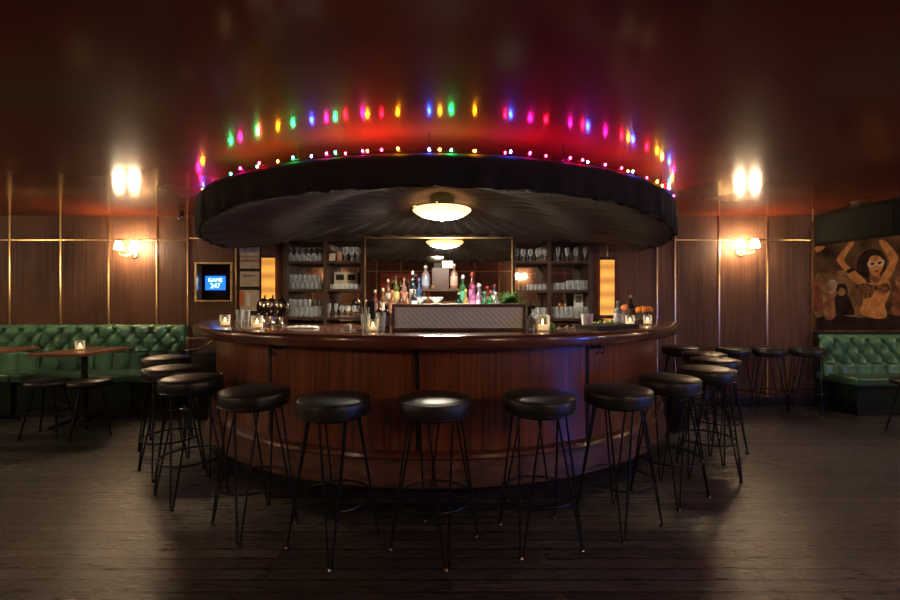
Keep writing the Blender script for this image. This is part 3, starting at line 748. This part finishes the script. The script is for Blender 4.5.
for i in range(6):
    x = X(275, 4.7) + i * .61
    MB().b2((x, 4.70, .1), (x + .56, 4.72, .9), bev=.003).build('cabinet_door', M['shelfwood'], bc)

# glassware
def glass_obj(kind):
    P = {
     'pint': [(.002, 0), (.028, 0), (.03, .004), (.042, .145), (.0395, .145), (.028, .012), (.002, .01)],
     'tumbler': [(.002, 0), (.032, 0), (.034, .005), (.038, .085), (.0355, .085), (.031, .013), (.002, .012)],
     'goblet': [(.002, 0), (.033, 0), (.034, .003), (.008, .01), (.005, .03), (.005, .075), (.025, .09), (.04, .12), (.042, .15), (.036, .19), (.034, .19), (.039, .15), (.037, .122), (.022, .095), (.002, .088)],
     'coupe': [(.002, 0), (.034, 0), (.034, .003), (.006, .01), (.0045, .03), (.0045, .10), (.02, .108), (.055, .14), (.056, .148), (.053, .148), (.02, .114), (.002, .11)],
     'flute': [(.002, 0), (.03, 0), (.03, .003), (.006, .01), (.0045, .06), (.015, .08), (.027, .12), (.03, .2), (.028, .2), (.025, .12), (.012, .084), (.002, .08)],
    }[kind]
    return MB().lathe(P, n=18)
GP = {}
def glass(kind, name, x, y, z, label, group, flip=False, s=1):
    key = kind
    if key not in GP:
        o = glass_obj(kind).build(name, M['glass']); GP[key] = o.data
    else:
        o = bpy.data.objects.new(name, GP[key]); COL.objects.link(o)
    hgt = max(v.co.z for v in GP[key].vertices)
    o.location = (x, y, z + (hgt * s if flip else 0)); o.scale = (s, s, -s) if flip else (s, s, s)
    if flip: o.scale = (s, s, s); o.rotation_euler = (PI, 0, 0)
    tag(o, label, 'glass', group)
    return o
ORD = ('first', 'second', 'third', 'fourth', 'fifth', 'sixth', 'seventh', 'eighth')
def grow(kind, name, px0, px1, n, py, label, group, Y=5.2, flip=False, s=1, rows=1):
    for r in range(rows):
        for i in range(n):
            Yr = Y + r * .1
            px = px0 + (px1 - px0) * i / max(1, n - 1)
            where = label.split(' on the ')[-1] if ' on the ' in label else label
            lb = '%s%s %s from left, %s' % ('' if rows == 1 else ('front-row ', 'back-row ')[r], ORD[i], name.replace('_', ' '), where)
            glass(kind, name, X(px, Y) + (r % 2) * .02, Yr, SZ(py), lb, group, flip, s)
grow('goblet', 'stemmed_glass', 291, 320, 6, 261, 'upside-down stemmed glass in the row on the top left compartment of the left shelves', 'stemware upside down at top left of the left shelves', flip=True, s=.85)
grow('goblet', 'stemmed_glass', 345, 358, 3, 261, 'stemmed glass beside small cartons on the top right compartment of the left shelves', 'stemware beside cartons on the left shelves', s=.9)
grow('tumbler', 'tumbler', 291, 319, 7, 289, 'short tumbler in the stacked rows on the middle left compartment of the left shelves', 'tumblers on the middle left of the left shelves', rows=2)
for i in range(6): glass('tumbler', 'tumbler', X(292.5 + i * 5, 5.2), 5.2, SZ(289) + .087, '%s tumbler from left stacked atop others midway up the left shelves' % ORD[i], 'upper layer of tumblers on the left shelves')
grow('tumbler', 'tumbler', 332, 359, 7, 289, 'short tumbler on the shelf before the white framed card', 'tumblers by the white card on the left shelves', s=.72)
grow('pint', 'pint_glass', 290, 320, 7, 317, 'pint glass in the rows on the lowest left compartment of the left shelves', 'pint glasses lowest on the left shelves', rows=2, s=.85)
for i in range(4): glass('tumbler', 'tumbler', X(293 + i * 5, 5.2), 5.2, SZ(317) + .125, '%s tumbler from left above the pint glasses low on the left shelves' % ORD[i], 'tumblers above the pint glasses')
grow('flute', 'tall_glass', 329, 336, 2, 317, 'tall slim glass on the lowest right compartment of the left shelves, left end', 'tall glasses on the left shelves', s=.8)
grow('goblet', 'stemmed_glass', 342, 360, 4, 317, 'stemmed glass on the lowest right compartment of the left shelves', 'stemmed glasses lowest on the left shelves', s=.7)
grow('goblet', 'stemmed_glass', 516, 545, 5, 261, 'stemmed glass in the row on the top left compartment of the right shelves', 'stemmed glasses at top left of the right shelves', s=.75)
grow('flute', 'tall_glass', 558, 585, 4, 261, 'tall curved glass on the top right compartment of the right shelves', 'tall glasses at top right of the right shelves', s=.82)
grow('tumbler', 'tumbler', 529, 546, 5, 290, 'tumbler on the middle left compartment of the right shelves', 'tumblers on the middle left of the right shelves', s=.8)
grow('tumbler', 'tumbler', 555, 565, 3, 290, 'tumbler left of taller glasses on the middle right compartment of the right shelves', 'tumblers on the middle right of the right shelves')
grow('pint', 'pint_glass', 569, 585, 4, 290, 'pint glass on the middle right compartment of the right shelves', 'pint glasses on the middle right of the right shelves', rows=2, s=.8)
grow('pint', 'pint_glass', 554, 588, 8, 318.5, 'pint glass in the long row on the lowest right compartment of the right shelves', 'pint glasses lowest on the right shelves', rows=2, s=.95)
grow('pint', 'pint_glass', 518, 546, 6, 318.5, 'pint glass in the row on the lowest left compartment of the right shelves', 'pint glasses lowest left on the right shelves', s=.9)

def sbox(name, px0, px1, py0, py1, Y, d, mat, label, cat):
    o = MB().b2((X(px0, Y), Y, Z(py1, Y)), (X(px1, Y), Y + d, Z(py0, Y)), bev=.002).build(name, mat)
    return tag(o, label, cat)
sbox('small_carton', 329, 335, 253.5, 260.8, 5.17, .06, M['cream'], 'cream carton, left one of two on the left shelves', 'box')
sbox('small_carton', 337, 341, 251.5, 260.8, 5.17, .06, pm('tan_card', (.42, .2, .1), .7), 'taller tan carton, right one of two on the left shelves', 'box')
wc = thing('white_framed_card', 'white card with two dark windows standing on the left shelves', 'card')
Yc = 5.36
MB().b2((X(334, Yc), Yc, SZ(289)), (X(357.5, Yc), Yc + .015, Z(272, Yc))).build('card_sheet', M['cream'], wc)
for a, b in ((336, 344), (347.5, 355.5)): MB().b2((X(a, Yc), Yc - .004, Z(280, Yc)), (X(b, Yc), Yc + .001, Z(274.5, Yc))).build('dark_window', M['dark'], wc)
pc = thing('photo_card', 'small white photo card above the pint glasses on the right shelves', 'card')
MB().b2((X(574, 5.3), 5.3, SZ(318.5)), (X(583, 5.3), 5.312, Z(294, 5.3))).build('card_sheet', M['white'], pc)
MB().b2((X(575.5, 5.3), 5.297, Z(302.5, 5.3)), (X(581.5, 5.3), 5.301, Z(296, 5.3))).build('printed_photo', pm('grey_photo', (.12, .12, .12), .5, noise=.8, nscale=40), pc)

# bottles
def bottle(x, y, z, h, r, gcol, label, lab_col=None, cap_col=(.05, .05, .05), neck=.3, trans=.0):
    t = thing('liquor_bottle', label, 'bottle', (x, y, z))
    gcol = tuple((c * .75 + sum(gcol) / 3 * .25) * .5 for c in gcol); k = (gcol, trans)
    if k not in bottle.c:
        bottle.c[k] = pm('bottle_glass', gcol, .06, trans=trans, ior=1.4, spec=.7) ; 
    hb = h * (1 - neck - .08)
    MB().lathe([(.002, 0), (r * .95, 0), (r, .006), (r, hb), (r * .8, hb + h * .05), (r * .34, hb + h * .11), (r * .3, h * .9), (r * .36, h * .905), (r * .36, h * .93), (.002, h * .93)], n=20).build('bottle_body', bottle.c[k], t)
    if lab_col: MB().lathe([(r * 1.012, hb * .2), (r * 1.03, hb * .22), (r * 1.03, hb * .78), (r * 1.012, hb * .8)], n=20, cap=False).build('paper_label', pm('bottle_label', tuple((c * .75 + sum(lab_col) / 3 * .25) * .6 for c in lab_col), .6, noise=.3, nscale=40), t)
    MB().lathe([(r * .4, h * .9), (r * .42, h * .99), (r * .3, h), (.002, h)], n=14).build('cap', pm('bottle_cap', tuple(c * .6 for c in cap_col), .3), t)
    return t
bottle.c = {}
ris = thing('bottle_riser', 'two-step dark riser of liquor bottles behind the quilted panel', 'shelf')
for (z0, z1, y0, y1) in ((1.0, 1.10, 4.70, 4.83), (1.0, 1.2, 4.83, 4.97)):
    MB().b2((X(369, y0), y0, z0), (X(500, y0), y1, z1), bev=.003).build('step', M['dark'], ris)
def place(px, topy, row, *a, **k):
    y, z = ((4.765, 1.10), (4.90, 1.20))[row]
    h = max(.2, Z(topy, y) - z)
    return bottle(X(px, y), y, z, h, *a, **k)
amber_ = (.3, .09, .015); clear = (.75, .8, .8); grn = (.02, .25, .06); dkg = (.01, .06, .04); blu = (.03, .12, .35); pink = (.6, .08, .35)
B = [
 (388, 279, 1, .034, amber_, 'amber liquor bottle with cream top, left end of the upper step', (.6, .45, .3), (.8, .7, .55)),
 (396, 276, 1, .036, (.2, .2, .02), 'olive liquor bottle with yellow label on the upper step', (.7, .5, .1), (.02, .02, .02)),
 (404, 278, 1, .033, (.5, .2, .15), 'salmon pink liquor bottle on the upper step', (.55, .2, .15), (.7, .35, .3)),
 (412.5, 271, 1, .036, (.01, .05, .08), 'tall teal-black bottle with white neck and white label on the upper step', (.75, .7, .62), (.85, .85, .8)),
 (419, 278, 1, .03, blu, 'blue glass bottle just right of the tall white-necked one', None, (.1, .2, .6)),
 (463, 275, 1, .038, grn, 'green glass bottle with silver top right of the centre shelf', (.02, .35, .2), (.7, .7, .7)),
 (472, 272, 1, .036, (.35, .04, .04), 'red-necked bottle with a purple label on the upper step', (.45, .1, .4), (.6, .08, .05)),
 (480, 284, 1, .034, clear, 'clear bottle with silver cap on the upper step', (.5, .45, .4), (.75, .72, .7)),
 (487.5, 286, 1, .032, (.25, .02, .02), 'short dark red bottle on the upper step', (.5, .1, .08), (.6, .05, .05)),
 (494.5, 284, 1, .033, clear, 'clear bottle with white label at the right end of the upper step', (.7, .65, .6), (.3, .05, .05)),
 (375, 290, 0, .034, (.3, .03, .02), 'red bottle at the left end of the lower step', (.6, .1, .06), (.7, .6, .5)),
 (383, 288, 0, .036, amber_, 'brown bottle with pale label second on the lower step', (.65, .5, .35), (.8, .7, .5)),
 (392, 290, 0, .038, (.4, .12, .03), 'orange-labelled bottle third on the lower step', (.75, .3, .1), (.75, .3, .2)),
 (401, 291, 0, .033, (.15, .05, .02), 'dark brown bottle on the lower step, left of the orange one', (.35, .15, .08), (.5, .1, .05)),
 (407, 292, 0, .031, (.45, .15, .03), 'small orange bottle on the lower step beside the white-labelled one', (.7, .28, .08), (.7, .35, .1)),
 (414, 285, 0, .036, (.05, .05, .05), 'black bottle with big white label on the lower step', (.8, .74, .66), (.05, .05, .05)),
 (459, 292, 0, .032, dkg, 'dark green bottle on the lower step right of the glasses', None, (.5, .35, .1)),
 (466, 289, 0, .032, (.5, .3, .05), 'golden yellow bottle on the lower step', (.75, .5, .15), (.75, .5, .1)),
 (473, 285, 0, .036, pink, 'magenta bottle, left of two pink ones on the lower step', (.6, .15, .45), (.6, .1, .4)),
 (478.5, 283, 0, .028, (.5, .2, .4), 'slender pink bottle, right of two pink ones on the lower step', (.7, .4, .6), (.7, .6, .6)),
 (485, 291, 0, .033, (.02, .3, .1), 'bright green bottle on the lower step', (.05, .4, .12), (.05, .35, .1)),
 (490.5, 290, 0, .03, grn, 'green bottle with red cap on the lower step', (.1, .45, .2), (.6, .05, .05)),
 (496, 292, 0, .03, clear, 'small clear bottle at the right end of the lower step', (.6, .55, .5), (.7, .7, .7)),
]
for px, ty, row, r, g, lab, lc, cc in B: place(px, ty, row, r, g, lab, lc, cc, trans=.35 if g != clear else .8)
# centre shelf with two bottles against the mirror, register behind
cs = thing('centre_shelf', 'narrow raised shelf in front of the mirror holding two bottles', 'shelf')
Yk = 4.99
MB().b2((X(421, Yk), Yk, Z(291, Yk)), (X(463, Yk), Yk + .1, Z(288.5, Yk))).build('shelf_board', M['shelfwood'], cs)
for px in (423.5, 460.5): MB().b2((X(px, Yk) - .012, Yk + .03, 1.0), (X(px, Yk) + .012, Yk + .06, Z(291, Yk))).build('post', M['shelfwood'], cs)
zk = Z(288.5, Yk)
bottle(X(425.5, 5.03), 5.03, zk, .27, .045, (.4, .3, .35), 'clear bottle with blue and orange label, left on the centre shelf', (.35, .4, .6), (.7, .7, .7), trans=.3)
bottle(X(454, 5.03), 5.03, zk, .29, .045, (.5, .2, .12), 'tall bottle with pale orange label, right on the centre shelf', (.7, .4, .28), (.8, .75, .7), trans=.2)
rg_ = thing('cash_register', 'brown and cream cash register between the two centre shelf bottles', 'cash register')
MB().b2((X(431, 5.02), 5.0, zk), (X(448, 5.02), 5.085, Z(268, 5.02)), bev=.004).build('register_body', pm('dull_mauve_metal', (.07, .04, .036), .5), rg_)
MB().b2((X(425.5, 5.04), 5.03, Z(263, 5.04)), (X(443, 5.04), 5.085, Z(256, 5.04)), bev=.003).build('display', M['dchrome'], rg_)
MB().b2((X(441, 5.02), 5.0, Z(268, 5.02)), (X(452, 5.02), 5.07, Z(261, 5.02)), bev=.003).build('printer', M['ceramic'], rg_)
MB().b2((X(433, 5.04), 5.04, Z(268, 5.04)), (X(440, 5.04), 5.07, Z(263, 5.04))).build('display_stand', M['dark'], rg_)
tumb = MB().lathe([(.002, 0), (.025, 0), (.028, .05), (.002, .05)], n=14).build('jigger_cup', M['brass']); tumb.location = (X(434, 4.99), 5.005, zk); tumb.location.x = X(432.5, 4.97); tag(tumb, 'small golden cup on the centre shelf beside the left bottle', 'cup'); tumb.location.y = 4.995; tumb.scale = (.8, .8, .8)
rg_.location = (.012, .0, 0)
for i, px in enumerate((420, 436)):
    glass('coupe', 'coupe_glass', X(px, 4.79), 4.79, 1.10 + .0, 'wide coupe glass under the centre shelf, %s of two' % ('left', 'right')[i], 'coupe glasses under the centre shelf', s=1.45)
tw = MB()
def twf(u, v):
    return (X(424 + 27 * u, 4.76), 4.72 + .1 * v, 1.10 + .0 + .085 * (math.sin(PI * u) ** .7) * (math.sin(PI * v) ** .5) + .006 * math.sin(u * 23) * math.sin(PI * v))
tw.grid(twf, 30, 12); tw.b2((X(425, 4.76), 4.725, 1.10), (X(450, 4.76), 4.815, 1.104)); tag(tw.build('folded_towel', M['white']), 'heap of white bar towel behind the middle of the quilted panel', 'towel')

# potted fern
fn_ = thing('potted_fern', 'bushy green fern behind the right end of the quilted panel', 'plant', (X(511, 3.5), 3.5, 0))
MB().lathe([(.05, 1.0), (.055, 1.01), (.09, 1.25), (.085, 1.25), (.05, 1.05), (.002, 1.05)], n=20).build('pot', M['dark'], fn_)
lf = MB(); random.seed(3)
for k in range(130):
    a = random.uniform(0, 2 * PI); ln = random.uniform(.10, .19); el = random.uniform(.25, 1.35)
    for j in range(1, 9):
        s = j / 8; cx_ = math.cos(a) * math.cos(el) * ln * s; cy_ = math.sin(a) * math.cos(el) * ln * s; cz = 1.25 + math.sin(el) * ln * s - .06 * s * s
        for sd in (-1, 1):
            wl = .032 * (1.15 - s); dx, dy = -math.sin(a) * sd, math.cos(a) * sd
            p = Vector((cx_, cy_, cz)); q = p + Vector((dx * wl, dy * wl, .004)); d = Vector((math.cos(a), math.sin(a), .2)) * .007
            vv = [lf.b.verts.new(c) for c in (p - d * .6, q, p + d)]; lf.b.faces.new(vv)
lf.build('fronds', pm('fern_green', (.12, .3, .07), .6, noise=.4, nscale=30), fn_, smooth=False)
us = thing('under_counter_cabinet', 'dark service cabinet inside the bar under the fern', 'cabinet')
MB().b2((X(488, 3.5), 3.38, 0), (X(560, 3.5), 3.62, .96)).build('cabinet_body', M['dark'], us)
MB().b2((X(487, 3.5), 3.37, .96), (X(561, 3.5), 3.63, 1.0)).build('worktop', M['dchrome'], us)

# ------------------------------------------------------------------ things on the counter
ZC = 1.0705
def qmat():
    m, nt, p = new_mat('quilted_steel'); N = nt.nodes; L = nt.links
    p.inputs['Metallic'].default_value = .15; p.inputs['Roughness'].default_value = .42; p.inputs['Base Color'].default_value = (.82, .86, .78, 1)
    tc = N.new('ShaderNodeTexCoord'); mp = N.new('ShaderNodeMapping'); mp.inputs['Rotation'].default_value = (0, math.radians(45), 0); mp.inputs['Scale'].default_value = (1, 1, 1)
    L.new(tc.outputs['Object'], mp.inputs[0]); s = N.new('ShaderNodeSeparateXYZ'); L.new(mp.outputs[0], s.inputs[0])
    o = []
    for k in (0, 2):
        a = N.new('ShaderNodeMath'); a.operation = 'MULTIPLY'; a.inputs[1].default_value = PI / .028; L.new(s.outputs[k], a.inputs[0])
        b = N.new('ShaderNodeMath'); b.operation = 'SINE'; L.new(a.outputs[0], b.inputs[0]); c = N.new('ShaderNodeMath'); c.operation = 'ABSOLUTE'; L.new(b.outputs[0], c.inputs[0]); o.append(c)
    mn = N.new('ShaderNodeMath'); mn.operation = 'MINIMUM'; L.new(o[0].outputs[0], mn.inputs[0]); L.new(o[1].outputs[0], mn.inputs[1])
    bp = N.new('ShaderNodeBump'); bp.inputs['Distance'].default_value = .005; bp.inputs['Strength'].default_value = .7; L.new(mn.outputs[0], bp.inputs['Height']); L.new(bp.outputs[0], p.inputs['Normal'])
    return m
Yp = 2.93
qp = thing('quilted_panel', 'long box with quilted steel front and wooden rim standing on the counter centre', 'panel')
x0, x1, z0, z1 = X(391.5, Yp), X(526, Yp), ZC, Z(304, Yp)
MB().b2((x0 + .02, Yp + .012, z0 + .015), (x1 - .02, Yp + .05, z1 - .02)).build('quilted_sheet', qmat(), qp)
MB().b2((x0, Yp, z0), (x1, Yp + .2, z0 + .018), bev=.003).build('bottom_rail', M['skirt'], qp)
MB().b2((x0, Yp, z1 - .022), (x1, Yp + .04, z1), bev=.003).b2((x0, Yp + .17, z1 - .022), (x1, Yp + .2, z1), bev=.003).b2((x0, Yp + .03, z1 - .02), (x0 + .02, Yp + .18, z1 - .001)).b2((x1 - .02, Yp + .03, z1 - .02), (x1, Yp + .18, z1 - .001)).build('top_rim', M['skirt'], qp)
for a in (x0, x1 - .02):
    MB().b2((a, Yp, z0 + .017), (a + .02, Yp + .2, z1 - .02), bev=.002).build('side_board', M['skirt'], qp)
MB().b2((x0 + .02, Yp + .18, z0 + .017), (x1 - .02, Yp + .2, z1 - .02)).build('back_board', M['skirt'], qp)

def cpos(px, py): Y = F * (EYE - ZC) / (py - 300); return X(px, Y), Y     # a point on the counter surface
def on(px, r):                                                             # point on counter at radius r along a sight line
    ys = [2.5 + .01 * k for k in range(210)]
    for Y in ys:
        if math.hypot(X(px, Y) - CX, Y - CY) <= r: return X(px, Y), Y
    Y = min(ys, key=lambda q: math.hypot(X(px, q) - CX, q - CY))
    return X(px, Y), Y
for px, r, s, lab in ((225, 2.3, 1.05, 'glowing glass candle at the far left end of the counter'), (257, 2.28, 1.1, 'glowing glass candle in front of the tap heads'),
                      (373, 2.2, .95, 'glowing glass candle left of the quilted panel'), (630, 2.2, .98, 'glowing glass candle in front of the white bottle'), (647.5, 2.26, .95, 'glowing glass candle in front of the orange bowl')):
    x, y = on(px, r); votive(x, y, ZC, lab, s)
for i, (px, r) in enumerate(((239.5, 2.02), (246.5, 2.0))):
    x, y = on(px, r); glass('pint', 'pint_glass', x, y, ZC, 'empty tall glass behind the left end candles, %s of two' % ('left', 'right')[i], 'tall glasses at the left end of the counter', s=.8)
# three round tap heads
for i, px in enumerate((263.5, 271.5, 281)):
    x, y = on(px, 1.98)
    t = thing('beer_tap', 'dark chrome round-headed beer tap, %s of three' % ('left', 'middle', 'right')[i], 'beer tap', (x, y, ZC), math.radians(-28), 'beer taps')
    MB().lathe([(.04, 0), (.042, .006), (.022, .02), (.016, .03), (.016, .09)], n=20).build('stem', M['chrome'], t)
    d = MB().lathe([(.002, -.022), (.06, -.02), (.076, -.012), (.081, 0), (.076, .012), (.06, .02), (.002, .022)], n=32).build('round_head', M['dchrome'], t)
    d.rotation_euler = (PI / 2, 0, 0); d.location = (0, 0, .145)
    MB().tube([(0, -.02, .1), (0, -.06, .09), (0, -.075, .05)], .008).build('spout', M['chrome'], t)
    MB().tube([(.015, 0, .215), (.02, 0, .25)], .007).build('handle', M['iron'], t)
    for s in (-1, 1): MB().tube([(s * .02, -.01, .08), (s * .04, -.03, .04), (s * .045, -.03, 0.0)], .006).build('side_leg', M['chrome'], t)
def boxon(name, px0, px1, py0, r, d, mat, label, cat):
    x, y = on((px0 + px1) / 2, r); w_ = (px1 - px0) / F * y
    o = MB().box((0, 0, (Z(py0, y) - ZC) / 2), (w_, d, max(.004, Z(py0, y) - ZC)), bev=.002).build(name, mat); o.location = (x, y, ZC)
    return tag(o, label, cat)
x, y = on(303, 2.02)
tw = MB(); tw.grid(lambda u, v: ((u - .5) * .22, (v - .5) * .12, .004 + .014 * (math.sin(PI * u) ** .4) * (math.sin(PI * v) ** .4) + .003 * math.sin(u * 30)), 24, 10)
tw.b2((-.1, -.055, 0), (.1, .055, .006)); o = tw.build('bar_towel', M['white']); o.location = (x, y, ZC); tag(o, 'rolled white towel on the counter right of the tap heads', 'towel')
boxon('napkin_block', 345, 350.5, 325, 2.1, .05, M['white'], 'tiny white block on the counter left of the straw glass', 'box')
# straw glass and black caddy
x, y = on(365.5, 2.18); glass('pint', 'pint_glass', x, y, ZC, 'glass of straws beside the candle left of the quilted panel', None, s=.8)
st = MB(); random.seed(5)
for k in range(9):
    a = random.uniform(0, 6.28); st.tube([(x + .012 * math.cos(a), y + .012 * math.sin(a), ZC + .02), (x + .026 * math.cos(a), y + .026 * math.sin(a), ZC + .16)], .003, 6)
tag(st.build('drinking_straws', pm('pale_green_straw', (.45, .5, .4), .4)), 'bunch of pale straws standing in the glass by the candle', 'straws')
boxon('napkin_caddy', 368, 375.5, 301, 1.95, .09, M['dark'], 'black napkin caddy behind the candle left of the quilted panel', 'caddy')
x, y = on(381, 2.1); glass('pint', 'pint_glass', x, y, ZC, 'empty pint glass between the candle and the quilted panel', None, s=.85)
for px, h, g, lc, lab in ((379, .2, amber_, (.6, .4, .25), 'brown bitters bottle left of the quilted panel, left one'), (386, .19, (.25, .05, .12), (.5, .2, .35), 'dark pink bitters bottle right beside the quilted panel')):
    x, y = on(px, 1.96); bottle(x, y, ZC, h, .028, g, lab, lc, (.75, .6, .4), trans=.2)
# right side
x, y = on(542.5, 2.25)
ln = thing('square_candle_jar', 'square clear glass jar with lit yellow candle right of the quilted panel', 'candle', (x, y, ZC))
g = MB(); g.box((0, 0, .055), (.085, .085, .11), bev=.004).box((0, 0, .06), (.075, .075, .1)); g.build('glass_jar', M['glass'], ln)
MB().box((0, 0, .028), (.06, .06, .034)).build('wax', M['wax'], ln); MB().lathe([(.001, .046), (.008, .056), (.007, .066), (.001, .085)], n=10).build('flame', M['flame'], ln)
x, y = on(533.5, 2.1)
dc = thing('glass_decanter', 'small clear glass decanter left of the square candle jar', 'decanter', (x, y, ZC))
MB().lathe([(.002, 0), (.04, 0), (.043, .008), (.043, .07), (.03, .1), (.012, .115), (.012, .14), (.016, .145)], n=24).build('decanter_body', M['glass'], dc)
MB().lathe([(.01, .14), (.016, .155), (.012, .17), (.002, .172)], n=16).build('stopper', M['dchrome'], dc)
boxon('drinks_caddy', 526.5, 531.5, 306, 2.0, .08, M['dark'], 'black upright caddy touching the right end of the quilted panel', 'caddy')
x, y = on(550.5, 2.15); o = MB().sphere((0, 0, .026), .028, (1.15, 1, .95), 18).build('lime', pm('lime_skin', (.22, .4, .05), .35, bump=.1, nscale=60)); o.location = (x, y, ZC); tag(o, 'green lime on the counter right of the square candle jar', 'lime')
random.seed(11)
for k in range(6):
    x, y = on(558 + k * 4.4, 2.02 + random.uniform(-.04, .04))
    t = thing('bar_utensil', '%s small metal bar tool from left between the lime and the white cups' % ORD[k], 'bar tool', (x, y, ZC), random.uniform(0, 3), 'loose bar tools on the counter')
    MB().tube([(-.05, 0, .006), (.03, 0, .006)], .004).build('handle', M['chrome'], t)
    MB().lathe([(.004, 0), (.016, .004), (.02, .024), (.018, .024), (.012, .008)], (.045, 0, 0), 14).build('cup', M['dchrome'], t)
for i, px in enumerate((585, 589.5)):
    x, y = on(px, 2.0); o = MB().lathe([(.002, 0), (.022, 0), (.03, .1), (.028, .1), (.02, .008), (.002, .008)], n=20).build('paper_cup', M['ceramic']); o.location = (x, y, ZC)
    tag(o, 'white paper cup left of the black bar mat, %s of two' % ('left', 'right')[i], 'cup')
mt = MB(); xx, yy = on(603, 2.26)
sweep(mt, [(2.16, ZC + .0005), (2.36, ZC + .0005), (2.36, ZC + .028), (2.345, ZC + .03), (2.175, ZC + .03), (2.16, ZC + .028)], math.radians(28.5), math.radians(40.5), 10)
tag(mt.build('bar_mat', M['dark']), 'black rubber bar tray on the right side of the counter', 'tray')
random.seed(12)
for k in range(4):
    x, y = on(595 + k * 5.5, 1.98); o = MB().sphere((0, 0, .018), .02, (1.3, 1, .9), 12).build('citrus_wedge', pm('garnish_%d' % k, ((.35, .35, .08), (.15, .25, .04), (.5, .42, .15), (.2, .3, .05))[k], .4)); o.location = (x, y, ZC)
    tag(o, 'citrus garnish behind the black tray, number %s from the left' % ('one', 'two', 'three', 'four')[k], 'fruit', 'citrus garnishes behind the tray')
x, y = on(618, 2.05); bottle(x, y, ZC, .2, .034, (.5, .48, .45), 'white frosted bottle with grey cap right of the amber lightbox', (.75, .7, .66), (.5, .5, .5), trans=.1)
x, y = on(625, 1.98); bottle(x, y, ZC, .15, .026, (.06, .03, .02), 'small dark dropper bottle, left of the yellow-labelled one', None, (.02, .02, .02), trans=.1)
x, y = on(630.5, 1.9); bottle(x, y, ZC, .255, .034, (.06, .03, .02), 'dark bottle with yellow neck label rising behind the oranges', (.1, .05, .02), (.7, .5, .1), trans=.1)
x, y = on(634, 2.08); bottle(x, y, ZC, .12, .024, (.03, .02, .02), 'small black bottle just right of the counter candle', None, (.02, .02, .02), trans=.1)
orange_m = pm('orange_peel', (.9, .27, .015), .4, bump=.15, nscale=90)
def bowl(px, r, rad, label):
    x, y = on(px, r)
    t = thing('fruit_bowl', label, 'bowl', (x, y, ZC))
    MB().lathe([(.002, 0), (rad * .7, 0), (rad, .015), (rad, .095), (rad - .003, .095), (rad - .004, .018), (.002, .006)], n=28).build('glass_bowl', pm('smoked_glass', (.35, .33, .3), .05, trans=.85), t)
    return x, y
bx_, by_ = bowl(644, 1.98, .078, 'round smoked glass bowl heaped with oranges near the right tip of the counter')
k = 0
for dx, dy, dz in ((-.035, -.02, .045), (.035, -.02, .045), (0, .035, .045), (-.05, -.012, .112), (-.008, -.03, .116), (.038, -.02, .114), (.0, .035, .118)):
    k += 1; o = MB().sphere((0, 0, 0), .036, (1, 1, .95), 18).build('orange', orange_m); o.location = (bx_ + dx, by_ + dy, ZC + dz)
    tag(o, ('left orange at the bottom of the smoked glass bowl', 'right orange at the bottom of the smoked glass bowl', 'rear orange at the bottom of the smoked glass bowl', 'leftmost orange on top of the heap in the smoked glass bowl', 'front middle orange on top of the heap in the smoked glass bowl', 'rightmost orange on top of the heap in the smoked glass bowl', 'rear orange on top of the heap in the smoked glass bowl')[k - 1], 'orange', 'oranges in the smoked glass bowl')
x, y = on(625.5, 1.86)
o = MB().lathe([(.002, 0), (.035, 0), (.045, .09), (.042, .09), (.032, .01), (.002, .008)], n=20).build('fruit_cup', M['glass']); o.location = (x, y, ZC); tag(o, 'glass cup holding one large grapefruit behind the white bottle', 'glass')
o = MB().sphere((0, 0, 0), .046, (1, 1, .9), 18).build('grapefruit', pm('grapefruit_peel', (.75, .2, .07), .4, bump=.12, nscale=80)); o.location = (x, y, ZC + .125); tag(o, 'pinkish orange grapefruit sitting in a glass behind the dark bottles', 'grapefruit')

# ------------------------------------------------------------------ out of direct view: painting for the mirrors, added blue glow
pa = thing('red_painting', 'large red and orange abstract painting on the near wall, seen in the bar mirror', 'painting')
MB().b2((-1.75, YB + .001, 1.15), (-.5, YB + .03, 1.95)).build('canvas', pm('red_canvas', (.6, .12, .07), .5, noise=.7, nscale=3), pa)
MB().b2((-1.3, YB + .03, 1.35), (-.9, YB + .034, 1.75)).build('painted_block', pm('orange_paint', (.6, .22, .06), .5, noise=.5, nscale=6), pa)
jb = thing('glowbox', 'unseen added blue jukebox against the right side wall', 'glowbox', (6.3, .15, 0), 0)  # blue source read off the sheen; the box itself is added, unseen
MB().b2((-.2, -.4, 0), (.25, .4, 1.5), bev=.05).build('glowbox_case', M['dark'], jb)
MB().b2((-.215, -.3, .75), (-.19, .3, 1.35)).build('lit_front', em('glowbox_blue', (.06, .16, 1), E_BLUE), jb)
